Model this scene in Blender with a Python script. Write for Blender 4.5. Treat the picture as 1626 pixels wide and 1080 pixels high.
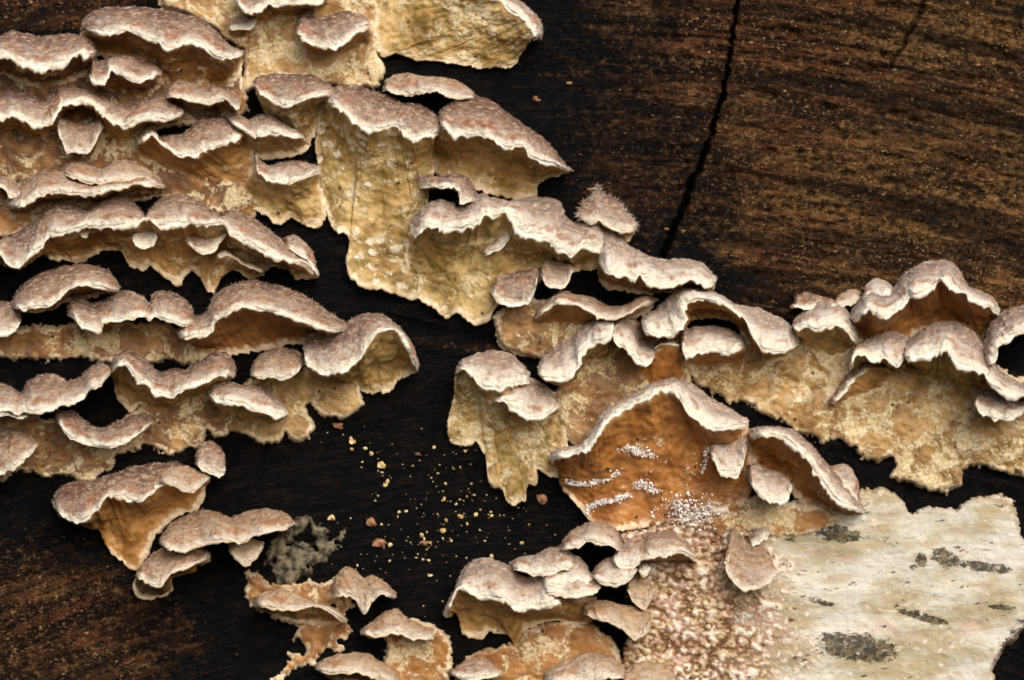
import bpy, math
import numpy as np

# ------------------------------------------------------------------ scene, camera, light
for o in list(bpy.data.objects):
    bpy.data.objects.remove(o, do_unlink=True)
scene = bpy.context.scene
COL = scene.collection
R = math.radians

W, H = 1626.0, 1080.0          # layout units of the traced outlines
S = 0.20 / W                   # metres per unit: the view is 20 cm wide
CD = 4500.0                    # camera distance from the wood, in units
ZC = 0.45                      # height of the middle of the view above the ground

cam_data = bpy.data.cameras.new('camera')
cam = bpy.data.objects.new('camera', cam_data)
COL.objects.link(cam)
cam.location = (0, -CD * S, ZC)
cam.rotation_euler = (R(90), 0, 0)
cam_data.sensor_width = 36
cam_data.lens = 36 * CD / W
cam_data.clip_start = 0.01
cam_data.clip_end = 50
cam_data.dof.use_dof = True
cam_data.dof.focus_distance = (CD - 45) * S
cam_data.dof.aperture_fstop = 7.0
scene.camera = cam

world = bpy.data.worlds.new('World')
scene.world = world
world.use_nodes = True
wn = world.node_tree.nodes
wl = world.node_tree.links
bgn = wn['Background']
sky = wn.new('ShaderNodeTexSky')
sky.sky_type = 'NISHITA'
sky.sun_disc = False
sky.sun_elevation = R(34)
sky.sun_rotation = R(180 - 20)
sky.air_density = 1.0
sky.dust_density = 4.0
sky.ozone_density = 1.0
wl.new(sky.outputs[0], bgn.inputs[0])
bgn.inputs[1].default_value = 0.07

sun_data = bpy.data.lights.new('sun', 'SUN')
sun_data.energy = 1.5
sun_data.angle = R(50)
sun_data.color = (1.0, 0.98, 0.95)
sun = bpy.data.objects.new('sun', sun_data)
COL.objects.link(sun)
sun.location = (0.1, -0.5, 1.2)
sun.rotation_euler = (R(90 - 34), 0, R(20))

scene.render.engine = 'CYCLES'
scene.cycles.filter_width = 1.6
scene.view_settings.view_transform = 'Standard'
scene.view_settings.look = 'None'
scene.view_settings.gamma = 1.0
scene.view_settings.use_curve_mapping = False
scene.view_settings.exposure = 0.8

# ------------------------------------------------------------------ numpy noise
_rng = np.random.RandomState(7)
_perm = np.concatenate([_rng.permutation(256)] * 3)
_grad = _rng.normal(size=(256, 3))
_grad /= np.linalg.norm(_grad, axis=1)[:, None]

def perlin(x, y, z):
    x, y, z = np.broadcast_arrays(np.asarray(x, float), np.asarray(y, float), np.asarray(z, float))
    xi, yi, zi = np.floor(x).astype(int), np.floor(y).astype(int), np.floor(z).astype(int)
    xf, yf, zf = x - xi, y - yi, z - zi
    u, v, w = (t * t * t * (t * (t * 6 - 15) + 10) for t in (xf, yf, zf))
    xi &= 255; yi &= 255; zi &= 255
    def g(i, j, k):
        h = _perm[_perm[_perm[xi + i] + yi + j] + zi + k]
        gr = _grad[h]
        return gr[..., 0] * (xf - i) + gr[..., 1] * (yf - j) + gr[..., 2] * (zf - k)
    lerp = lambda a, b, t: a + t * (b - a)
    return 1.5 * lerp(lerp(lerp(g(0,0,0), g(1,0,0), u), lerp(g(0,1,0), g(1,1,0), u), v),
                lerp(lerp(g(0,0,1), g(1,0,1), u), lerp(g(0,1,1), g(1,1,1), u), v), w)

def fbm(x, y, z, octs=3):
    a, s, f = 0.0, 1.0, 1.0
    for i in range(octs):
        a = a + s * perlin(x * f + 17.3 * i, y * f + 5.1 * i, z * f + 9.7 * i)
        s *= 0.5; f *= 2.03
    return a

def sstep(a, b, x):
    t = np.clip((x - a) / (b - a), 0, 1)
    return t * t * (3 - 2 * t)

def world_pts(px, py, d):
    """Layout units (x right, y down, d out of the wood) to metres."""
    k = (CD - d) / CD
    return np.stack([(px - W / 2) * S * k, -d * S, ZC + (H / 2 - py) * S * k], -1)

# ------------------------------------------------------------------ mesh helpers
def mesh_from(name, verts, faces, attrs=None, smooth=True):
    verts = np.ascontiguousarray(verts, dtype=np.float32)
    faces = np.ascontiguousarray(faces, dtype=np.int32)
    m = bpy.data.meshes.new(name)
    n, k = faces.shape
    m.vertices.add(len(verts)); m.vertices.foreach_set('co', verts.ravel())
    m.loops.add(n * k); m.loops.foreach_set('vertex_index', faces.ravel())
    m.polygons.add(n)
    m.polygons.foreach_set('loop_start', np.arange(0, n * k, k, dtype=np.int32))
    m.update(calc_edges=True)
    m.polygons.foreach_set('use_smooth', np.full(n, smooth))
    for key, val in (attrs or {}).items():
        a = m.attributes.new(key, 'FLOAT', 'POINT')
        val = np.broadcast_to(np.asarray(val, np.float32), (len(verts),))
        a.data.foreach_set('value', np.ascontiguousarray(val, dtype=np.float32))
    m.validate()
    return m

def grid_faces(nr, nc):
    i = np.arange(nr - 1)[:, None] * nc + np.arange(nc - 1)[None, :]
    return np.stack([i, i + nc, i + nc + 1, i + 1], -1).reshape(-1, 4)

def link(name, mesh, mat, parent=None, loc=None):
    o = bpy.data.objects.new(name, mesh)
    COL.objects.link(o)
    if mesh is not None and mat is not None:
        mesh.materials.append(mat)
    if parent is not None:
        o.parent = parent
    if loc is not None:
        o.location = loc
    return o

def tag(o, label, cat, group=None):
    o['label'] = label; o['category'] = cat
    if group: o['group'] = group
    return o

def smooth_poly(p, n, by_index=False):
    """Catmull-Rom through p, resampled to n points."""
    p = np.asarray(p, float)
    q = np.vstack([2 * p[0] - p[1], p, 2 * p[-1] - p[-2]])
    out, par = [], []
    ts = np.linspace(0, 1, 12, endpoint=False)
    for i in range(len(p) - 1):
        a, b, c, d = q[i], q[i + 1], q[i + 2], q[i + 3]
        for t in ts:
            out.append(0.5 * (2 * b + (c - a) * t + (2 * a - 5 * b + 4 * c - d) * t * t + (3 * b - a - 3 * c + d) * t ** 3))
            par.append(i + t)
    out.append(p[-1]); par.append(len(p) - 1)
    out = np.array(out); par = np.array(par) / (len(p) - 1)
    if not by_index:
        par = np.concatenate([[0], np.cumsum(np.linalg.norm(np.diff(out, axis=0), axis=1))])
        par /= par[-1]
    s = np.linspace(0, 1, n)
    return np.stack([np.interp(s, par, out[:, k]) for k in range(2)], -1)

# ------------------------------------------------------------------ materials
class NT:
    def __init__(self, name):
        self.m = bpy.data.materials.new(name)
        self.m.use_nodes = True
        self.n = self.m.node_tree.nodes
        self.l = self.m.node_tree.links
        self.b = self.n['Principled BSDF']
        tc = self.n.new('ShaderNodeTexCoord')
        v = self.n.new('ShaderNodeVectorMath'); v.operation = 'SCALE'
        v.inputs['Scale'].default_value = 1.0 / S
        self.l.new(tc.outputs['Object'], v.inputs[0])
        self.co = v.outputs[0]                      # object coordinates in layout units
    def put(self, sock, val):
        if isinstance(val, bpy.types.NodeSocket):
            self.l.new(val, sock)
        else:
            sock.default_value = val
    def attr(self, name):
        a = self.n.new('ShaderNodeAttribute'); a.attribute_name = name
        return a.outputs['Fac']
    def noise(self, size, detail=3, rough=0.55, stretch=(1, 1, 1), offset=(0, 0, 0), dist=0.0):
        mp = self.n.new('ShaderNodeMapping')
        mp.inputs['Scale'].default_value = [1.0 / (size * s) for s in stretch]
        mp.inputs['Location'].default_value = offset
        self.l.new(self.co, mp.inputs[0])
        t = self.n.new('ShaderNodeTexNoise')
        t.inputs['Scale'].default_value = 1.0
        t.inputs['Detail'].default_value = detail
        t.inputs['Roughness'].default_value = rough
        t.inputs['Distortion'].default_value = dist
        self.l.new(mp.outputs[0], t.inputs['Vector'])
        return t.outputs['Fac']
    def voro(self, size, offset=(0, 0, 0), rand=1.0):
        mp = self.n.new('ShaderNodeMapping')
        mp.inputs['Scale'].default_value = [1.0 / size] * 3
        mp.inputs['Location'].default_value = offset
        self.l.new(self.co, mp.inputs[0])
        t = self.n.new('ShaderNodeTexVoronoi')
        t.inputs['Scale'].default_value = 1.0
        t.inputs['Randomness'].default_value = rand
        self.l.new(mp.outputs[0], t.inputs['Vector'])
        return t
    def math(self, op, a, b=0.0, c=None):
        m = self.n.new('ShaderNodeMath'); m.operation = op
        self.put(m.inputs[0], a); self.put(m.inputs[1], b)
        if c is not None: self.put(m.inputs[2], c)
        return m.outputs[0]
    def ss(self, x, a, b):
        r = self.n.new('ShaderNodeMapRange'); r.interpolation_type = 'SMOOTHSTEP'
        lo, hi, t0, t1 = (a, b, 0.0, 1.0) if a <= b else (b, a, 1.0, 0.0)
        self.put(r.inputs['Value'], x)
        r.inputs['From Min'].default_value = lo; r.inputs['From Max'].default_value = hi
        r.inputs['To Min'].default_value = t0; r.inputs['To Max'].default_value = t1
        return r.outputs[0]
    def mix(self, f, a, b, mode='MIX'):
        m = self.n.new('ShaderNodeMix'); m.data_type = 'RGBA'; m.blend_type = mode
        self.put(m.inputs[0], f)
        for s, v in ((m.inputs[6], a), (m.inputs[7], b)):
            if isinstance(v, tuple): s.default_value = (*v, 1) if len(v) == 3 else v
            else: self.l.new(v, s)
        return m.outputs[2]
    def bump(self, h, dist, strength=1.0, prev=None):
        b = self.n.new('ShaderNodeBump')
        b.inputs['Strength'].default_value = strength
        b.inputs['Distance'].default_value = dist * S
        self.put(b.inputs['Height'], h)
        if prev is not None: self.l.new(prev, b.inputs['Normal'])
        return b.outputs[0]
    def done(self, color, rough=0.9, normal=None, spec=0.3, sss=0.0, sheen=0.0):
        self.put(self.b.inputs['Base Color'], color)
        self.put(self.b.inputs['Roughness'], rough)
        self.b.inputs['Specular IOR Level'].default_value = spec
        if sss:
            self.b.inputs['Subsurface Weight'].default_value = sss
            self.b.inputs['Subsurface Radius'].default_value = (1.0, 0.5, 0.2)
            self.b.inputs['Subsurface Scale'].default_value = 9 * S
        if sheen:
            self.b.inputs['Sheen Weight'].default_value = sheen
            self.b.inputs['Sheen Roughness'].default_value = 0.6
        if normal is not None: self.l.new(normal, self.b.inputs['Normal'])
        return self.m

def srgb(r, g, b):
    f = lambda c: (c / 255 / 12.92) if c / 255 <= 0.04045 else ((c / 255 + 0.055) / 1.055) ** 2.4
    return (f(r), f(g), f(b))

def mat_cap():
    t = NT('felted_cap')
    lip, pale, warm = t.attr('lip'), t.attr('pale'), t.attr('warm')
    big = t.noise(34, 3)
    med = t.noise(13, 3, 0.6, offset=(2, 7, 3))
    fib = t.noise(6.5, 4, 0.7, stretch=(1.7, 1.4, 1))
    fine = t.noise(3.0, 2, 0.7, offset=(4, 1, 7))
    base = t.mix(t.ss(big, 0.35, 0.65), srgb(108, 72, 54), srgb(156, 114, 88))
    base = t.mix(t.math('MINIMUM', t.math('MULTIPLY', warm, 1.3), 1.0), base, srgb(184, 146, 102))
    zone = t.math('SINE', t.math('ADD', t.math('MULTIPLY', lip, 0.36), t.math('MULTIPLY', big, 10.0)))
    base = t.mix(t.math('MULTIPLY', t.ss(zone, 0.1, 1.0), 0.28), base, srgb(98, 62, 44))
    base = t.mix(t.math('MULTIPLY', t.ss(med, 0.44, 0.66), 0.35), base, srgb(192, 160, 130))
    rust = t.math('MULTIPLY', t.ss(t.noise(40, 2, offset=(9, 9, 1)), 0.46, 0.62), t.math('MULTIPLY', t.ss(lip, 4.0, 14.0), t.ss(lip, 40.0, 20.0)))
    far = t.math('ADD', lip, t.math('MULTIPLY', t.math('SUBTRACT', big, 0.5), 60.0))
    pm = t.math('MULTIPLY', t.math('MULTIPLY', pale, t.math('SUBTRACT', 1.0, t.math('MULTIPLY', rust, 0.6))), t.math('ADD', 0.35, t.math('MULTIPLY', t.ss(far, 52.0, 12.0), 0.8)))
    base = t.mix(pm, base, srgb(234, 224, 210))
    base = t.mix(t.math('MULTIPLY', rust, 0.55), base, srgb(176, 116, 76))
    base = t.mix(t.math('MULTIPLY', t.ss(far, 30.0, 75.0), t.math('MULTIPLY', t.math('SUBTRACT', 0.7, t.math('MULTIPLY', pale, 0.45)), t.math('SUBTRACT', 1.0, t.math('MULTIPLY', warm, 0.75)))), base, srgb(80, 50, 37))  # browner back of the cap, with shade from shelves above painted in
    base = t.mix(t.math('MULTIPLY', t.ss(fib, 0.48, 0.68), t.math('SUBTRACT', t.math('ADD', 0.55, t.math('MULTIPLY', pale, 0.25)), t.math('MULTIPLY', warm, 0.35))), base, srgb(226, 204, 180))
    base = t.mix(t.math('MULTIPLY', t.ss(fib, 0.45, 0.31), t.math('SUBTRACT', 0.62, t.math('MULTIPLY', pale, 0.35))), base, srgb(62, 40, 30))
    wob = t.math('ADD', lip, t.math('MULTIPLY', t.noise(12, 2), t.math('ADD', -15.0, t.math('MULTIPLY', pale, -20.0))))
    base = t.mix(t.math('MULTIPLY', t.ss(wob, 6.0, -8.0), t.math('SUBTRACT', 0.9, t.math('MULTIPLY', warm, 0.5))), base, srgb(244, 234, 214))
    h = t.math('ADD', fib, t.math('ADD', t.math('MULTIPLY', fine, 0.5), t.math('MULTIPLY', med, 0.8)))
    return t.done(base, 0.95, t.bump(h, 7.0), 0.12)

def mat_margin():
    t = NT('pale_margin')
    n = t.noise(7, 3); b = t.noise(26, 2); pale = t.attr('pale'); warm = t.attr('warm')
    c = t.mix(t.ss(n, 0.3, 0.6), srgb(226, 208, 180), srgb(250, 243, 228))
    c = t.mix(t.math('MULTIPLY', t.ss(b, 0.54, 0.7), t.math('SUBTRACT', 0.6, t.math('MULTIPLY', pale, 0.6))), c, srgb(190, 156, 122))
    c = t.mix(t.math('MULTIPLY', warm, 0.7), c, srgb(206, 172, 124))
    return t.done(c, 0.8, t.bump(n, 2.0), 0.15)

def mat_under():
    t = NT('ochre_underside')
    lip, edge, hue, cream, dark = (t.attr(k) for k in ('lip', 'edge', 'hue', 'cream', 'dark'))
    big = t.noise(60, 3); med = t.noise(24, 3, offset=(3, 8, 1)); fine = t.noise(5, 3, offset=(9, 2, 5))
    yel = t.mix(t.ss(big, 0.38, 0.62), srgb(136, 112, 54), srgb(202, 174, 114))
    yel = t.mix(t.math('MULTIPLY', t.ss(med, 0.5, 0.66), 0.6), yel, srgb(188, 146, 82))
    brn = t.mix(t.ss(big, 0.35, 0.65), srgb(140, 84, 36), srgb(182, 120, 58))
    brn = t.mix(t.math('MULTIPLY', t.ss(med, 0.52, 0.70), 0.5), brn, srgb(196, 142, 74))
    base = t.mix(hue, yel, brn)
    zone = t.math('SINE', t.math('ADD', t.math('MULTIPLY', edge, 0.30), t.math('MULTIPLY', big, 10.0)))
    base = t.mix(t.math('MULTIPLY', t.ss(zone, 0.3, 1.0), t.math('SUBTRACT', 0.24, t.math('MULTIPLY', hue, 0.22))), base, srgb(226, 190, 136))
    stain = t.noise(46, 6, 0.68, offset=(4, 3, 8), dist=0.6)
    base = t.mix(t.math('MULTIPLY', t.ss(stain, 0.52, 0.64), t.math('SUBTRACT', 0.7, t.math('MULTIPLY', hue, 0.45))), base, srgb(104, 70, 38))
    base = t.mix(t.math('MULTIPLY', dark, t.ss(med, 0.3, 0.6)), base, srgb(74, 44, 26))
    pn = t.math('ADD', t.noise(44, 5, 0.62, offset=(1, 5, 2), dist=0.6), t.math('MULTIPLY', t.math('SUBTRACT', fine, 0.5), 0.22))
    pm = t.ss(t.math('ADD', pn, t.math('MULTIPLY', cream, 0.22)), 0.62, 0.72)
    base = t.mix(t.math('MULTIPLY', pm, 0.85), base, t.mix(t.ss(fine, 0.35, 0.7), srgb(196, 172, 122), srgb(230, 214, 178)))
    v = t.voro(24, (2, 6, 1))
    gate = t.math('MULTIPLY', t.ss(t.noise(60, 2, offset=(7, 7, 7)), 0.40, 0.52), t.attr('spots'))
    sp = t.math('MULTIPLY', t.ss(t.math('ADD', v.outputs['Distance'], t.math('MULTIPLY', t.noise(11, 4, 0.65, offset=(1, 2, 3)), 0.9)), 0.80, 0.70), gate)
    base = t.mix(t.math('MULTIPLY', sp, 0.8), base, srgb(232, 218, 192))
    v2 = t.voro(40, (5, 1, 9))
    ds = t.ss(v2.outputs['Distance'], 0.09, 0.06)
    base = t.mix(t.math('MULTIPLY', ds, 0.85), base, srgb(40, 28, 20))
    e = t.ss(t.math('ADD', edge, t.math('MULTIPLY', t.math('ADD', med, t.math('MULTIPLY', t.math('SUBTRACT', t.noise(9, 3, offset=(3, 3, 3)), 0.5), 0.6)), -26.0)), 1.0, -7.0)
    base = t.mix(t.math('MULTIPLY', e, t.math('ADD', 0.2, t.math('MULTIPLY', t.ss(big, 0.36, 0.58), 0.7))), base, srgb(234, 212, 178))
    base = t.mix(t.math('MULTIPLY', t.ss(lip, 8.0, 0.0), 0.6), base, srgb(220, 190, 140))
    h = t.math('ADD', t.math('MULTIPLY', fine, 0.45), t.math('ADD', t.math('MULTIPLY', pm, 0.5), t.math('MULTIPLY', sp, 0.7)))
    h = t.math('ADD', h, t.math('MULTIPLY', t.noise(2.6, 2, 0.6, offset=(1, 1, 4)), 0.4))
    nrm = t.bump(h, 1.8, 0.9, t.bump(med, 4.0, 0.4))
    return t.done(base, t.math('ADD', 0.34, t.math('MULTIPLY', fine, 0.3)), nrm, 0.4)

def mat_hair():
    t = NT('fuzz')
    return t.done(t.mix(t.noise(30, 2), srgb(196, 164, 140), srgb(240, 228, 212)), 0.9, None, 0.1)

def mat_wood():
    t = NT('rotten_end_grain')
    tone = t.attr('tone'); rad = t.attr('ring')
    # growth rings: the mesh carries each point's distance from the pith
    cx = t.n.new('ShaderNodeCombineXYZ')
    t.put(cx.inputs[0], t.math('MULTIPLY', rad, 1 / 6.5)); t.put(cx.inputs[1], t.math('MULTIPLY', t.attr('arc'), 1 / 95.0))
    def ringn(scale, detail, off):
        v = t.n.new('ShaderNodeVectorMath'); v.operation = 'MULTIPLY_ADD'
        t.l.new(cx.outputs[0], v.inputs[0]); v.inputs[1].default_value = (scale, scale, 1); v.inputs[2].default_value = (off, off, off)
        n = t.n.new('ShaderNodeTexNoise'); n.inputs['Scale'].default_value = 1; n.inputs['Detail'].default_value = detail
        n.inputs['Roughness'].default_value = 0.65; n.inputs['Distortion'].default_value = 0.25
        t.l.new(v.outputs[0], n.inputs['Vector'])
        return n.outputs['Fac']
    ring, ring2 = ringn(1.0, 4, 2.0), ringn(0.28, 3, 9.0)
    fl = t.noise(11, 5, 0.75, stretch=(1.25, 1, 1), offset=(5, 5, 2))
    fl2 = t.noise(4.2, 3, 0.7, stretch=(1.4, 1, 1), offset=(8, 3, 1))
    big = t.noise(120, 4, offset=(1, 9, 4), stretch=(1.6, 1, 1))
    blk = t.mix(t.ss(t.math('ADD', t.math('MULTIPLY', fl, 0.5), t.math('MULTIPLY', ring, 0.5)), 0.46, 0.66), srgb(5, 5, 6), srgb(34, 27, 23))
    br = t.mix(t.ss(ring2, 0.40, 0.60), srgb(34, 19, 11), srgb(102, 62, 36))
    br = t.mix(t.math('MULTIPLY', t.ss(big, 0.5, 0.66), 0.6), br, srgb(134, 96, 56))
    br = t.mix(t.math('MULTIPLY', t.ss(ring, 0.53, 0.40), 0.9), br, srgb(18, 11, 8))
    br = t.mix(t.math('MULTIPLY', t.ss(fl, 0.53, 0.66), 0.9), br, t.mix(t.ss(big, 0.42, 0.6), srgb(116, 70, 40), srgb(146, 106, 64)))
    br = t.mix(t.math('MULTIPLY', t.ss(fl, 0.46, 0.36), 0.8), br, srgb(18, 12, 9))
    br = t.mix(t.math('MULTIPLY', t.ss(fl2, 0.57, 0.67), 0.8), br, srgb(182, 144, 92))
    gm = t.ss(t.math('ADD', t.attr('arc'), t.math('MULTIPLY', t.math('SUBTRACT', big, 0.5), 900.0)), 180.0, 520.0)
    gd = t.mix(t.ss(fl, 0.40, 0.64), srgb(40, 26, 15), srgb(138, 102, 58))
    gd = t.mix(t.math('MULTIPLY', t.ss(ring2, 0.52, 0.40), 0.6), gd, srgb(46, 29, 18))
    gd = t.mix(t.math('MULTIPLY', t.ss(fl2, 0.55, 0.68), 0.8), gd, srgb(190, 150, 94))
    br = t.mix(t.math('MULTIPLY', gm, t.math('ADD', 0.15, t.math('MULTIPLY', t.ss(t.noise(85, 4, 0.6, stretch=(2.2, 1, 1), offset=(2, 4, 6)), 0.40, 0.62), 0.75))), br, gd)
    band = ringn(0.11, 4, 4.0)
    br = t.mix(t.math('MULTIPLY', t.ss(band, 0.52, 0.40), 0.75), br, srgb(24, 15, 10))
    f = t.ss(t.math('ADD', tone, t.math('MULTIPLY', t.math('SUBTRACT', fl, 0.5), 0.9)), 0.22, 0.8)
    c = t.mix(f, blk, br)
    rare = t.math('MULTIPLY', t.ss(fl2, 0.68, 0.74), t.ss(tone, 0.02, 0.2))
    c = t.mix(rare, c, srgb(200, 160, 104))
    h = t.math('ADD', t.math('MULTIPLY', ring, 0.9), t.math('ADD', t.math('MULTIPLY', fl, 1.3), t.math('MULTIPLY', fl2, 0.7)))
    return t.done(c, t.math('ADD', 0.5, t.math('MULTIPLY', f, 0.35)), t.bump(h, 11.0, 1.0), 0.14)

def mat_chalk():
    t = NT('chalky_crust')
    edge = t.attr('edge'); dirt = t.attr('dirt'); gr = t.attr('grain')
    st = t.noise(16, 4, 0.6, stretch=(3.2, 1, 1), dist=0.5)
    big = t.noise(70, 3, stretch=(1.8, 1, 1)); fine = t.noise(4, 3, 0.65)
    c = t.mix(t.ss(big, 0.38, 0.62), srgb(174, 160, 128), srgb(208, 203, 190))
    c = t.mix(t.math('MULTIPLY', t.ss(st, 0.5, 0.68), 0.6), c, srgb(222, 214, 196))
    c = t.mix(t.math('MULTIPLY', t.ss(st, 0.46, 0.32), 0.6), c, srgb(176, 156, 124))
    c = t.mix(t.math('MULTIPLY', t.ss(t.noise(45, 3, offset=(4, 4, 4)), 0.56, 0.7), 0.35), c, srgb(198, 164, 146))
    d = t.ss(t.math('ADD', dirt, t.math('MULTIPLY', t.math('SUBTRACT', t.noise(8, 5, 0.8, stretch=(1.8, 1, 1)), 0.5), 3.4)), 0.62, 0.80)
    c = t.mix(t.math('MULTIPLY', d, 0.9), c, t.mix(t.ss(t.noise(7, 4, 0.7, offset=(5, 9, 2)), 0.46, 0.60), srgb(22, 23, 21), srgb(122, 104, 70)))
    dk = t.math('MULTIPLY', t.ss(t.noise(13, 4, 0.7, stretch=(2.6, 1, 1), offset=(6, 2, 8)), 0.63, 0.68), 0.85)
    c = t.mix(dk, c, srgb(62, 50, 42))
    ln = t.math('MULTIPLY', t.ss(t.noise(5, 3, 0.6, stretch=(6, 1, 1), offset=(2, 6, 4)), 0.62, 0.70), 0.5)
    c = t.mix(ln, c, srgb(120, 98, 78))
    c = t.mix(t.math('MULTIPLY', t.ss(t.math('ADD', edge, t.math('MULTIPLY', fine, -14.0)), 4.0, -3.0), 0.3), c, srgb(150, 110, 74))
    gn = t.math('ADD', t.math('MULTIPLY', t.attr('gran'), 0.62), t.math('MULTIPLY', t.noise(9, 3, 0.6, offset=(2, 2, 7)), 0.4))
    gc = t.mix(t.ss(gn, 0.30, 0.46), srgb(98, 66, 40), srgb(148, 114, 82))
    gc = t.mix(t.ss(gn, 0.42, 0.60), gc, t.mix(t.ss(t.noise(50, 3, offset=(8, 1, 1)), 0.4, 0.6), srgb(184, 152, 134), srgb(196, 172, 136)))
    gc = t.mix(t.ss(gn, 0.62, 0.76), gc, srgb(220, 208, 190))
    c = t.mix(t.ss(t.math('ADD', gr, t.math('MULTIPLY', t.math('SUBTRACT', gn, 0.5), 1.3)), 0.25, 0.75), c, gc)
    h = t.math('ADD', t.math('MULTIPLY', st, 0.6), t.math('MULTIPLY', fine, 0.5))
    h = t.math('SUBTRACT', h, t.math('MULTIPLY', t.math('ADD', d, dk), 0.7))
    return t.done(c, 0.8, t.bump(h, 2.6), 0.25)

def mat_plain(name, a, b, size=8, rough=0.85, bump=1.5):
    t = NT(name)
    n = t.noise(size, 3)
    return t.done(t.mix(t.ss(n, 0.35, 0.65), srgb(*a), srgb(*b)), rough, t.bump(n, bump), 0.2)

M_CAP, M_MARGIN, M_UNDER, M_HAIR = mat_cap(), mat_margin(), mat_under(), mat_hair()
M_WOOD, M_CHALK = mat_wood(), mat_chalk()
M_CRUMB = mat_plain('crumb', (176, 140, 84), (240, 220, 168), 9)
M_CRUMB_RED = mat_plain('crumb_red', (110, 74, 54), (168, 124, 96), 9)
M_GRAIN = mat_plain('granule', (170, 136, 100), (222, 206, 178), 14)
M_GRAIN_PINK = mat_plain('granule_pink', (142, 104, 88), (188, 156, 140), 14)
M_GRAIN_OCHRE = mat_plain('granule_ochre', (122, 84, 46), (176, 136, 84), 14)
M_CHIP = mat_plain('wood_chip', (58, 38, 24), (146, 114, 78), 24)
M_BLOOM = mat_plain('bloom', (206, 196, 188), (240, 234, 228), 12)
M_LICHEN = mat_plain('grey_green_crust', (40, 36, 28), (124, 114, 92), 13, 0.9, 2)

# ------------------------------------------------------------------ the log's cut end
def dist_polyline(x, y, pts):
    best = np.full(x.shape, 1e9)
    for (ax, ay), (bx, by) in zip(pts[:-1], pts[1:]):
        dx, dy = bx - ax, by - ay
        t = np.clip(((x - ax) * dx + (y - ay) * dy) / (dx * dx + dy * dy), 0, 1)
        best = np.minimum(best, np.hypot(x - ax - t * dx, y - ay - t * dy))
    return best

CRACK = [(1176, -60), (1168, 20), (1160, 75), (1152, 130), (1143, 165), (1128, 215), (1112, 262), (1100, 285), (1086, 325), (1066, 372), (1054, 405), (1046, 430)]
CRACK2 = [(1480, -40), (1462, 18), (1448, 45), (1430, 80), (1412, 105)]
CRACK3 = [(1340, 228), (1318, 252), (1296, 274)]

def wood_height(x, y):
    r = np.hypot(x - 900, y - 2900) / 1.0
    a = np.arctan2(x - 900, 2900 - y) * 2900
    far = sstep(880, 1250, x + 0.4 * (500 - y))
    h = 2.6 * perlin(r / 10.0, a / 140.0, 1.3) + 3.0 * perlin(r / 27.0, a / 260.0, 5.0)
    h = h + (1.5 + 5.0 * far) * fbm(x / 24.0, y / 13.0, 2.2, 4) + 1.6 * fbm(x / 7.0, y / 4.5, 8.1, 2)
    h = h + 9.0 * np.abs(perlin(r / 46.0, a / 420.0, 7.0)) + 5.0 * perlin(r / 15.0, a / 90.0, 3.0) * far - 2.0
    h = h + 9.0 * perlin(x / 210.0, y / 150.0, 4.4) - 7.0
    return h

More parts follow.
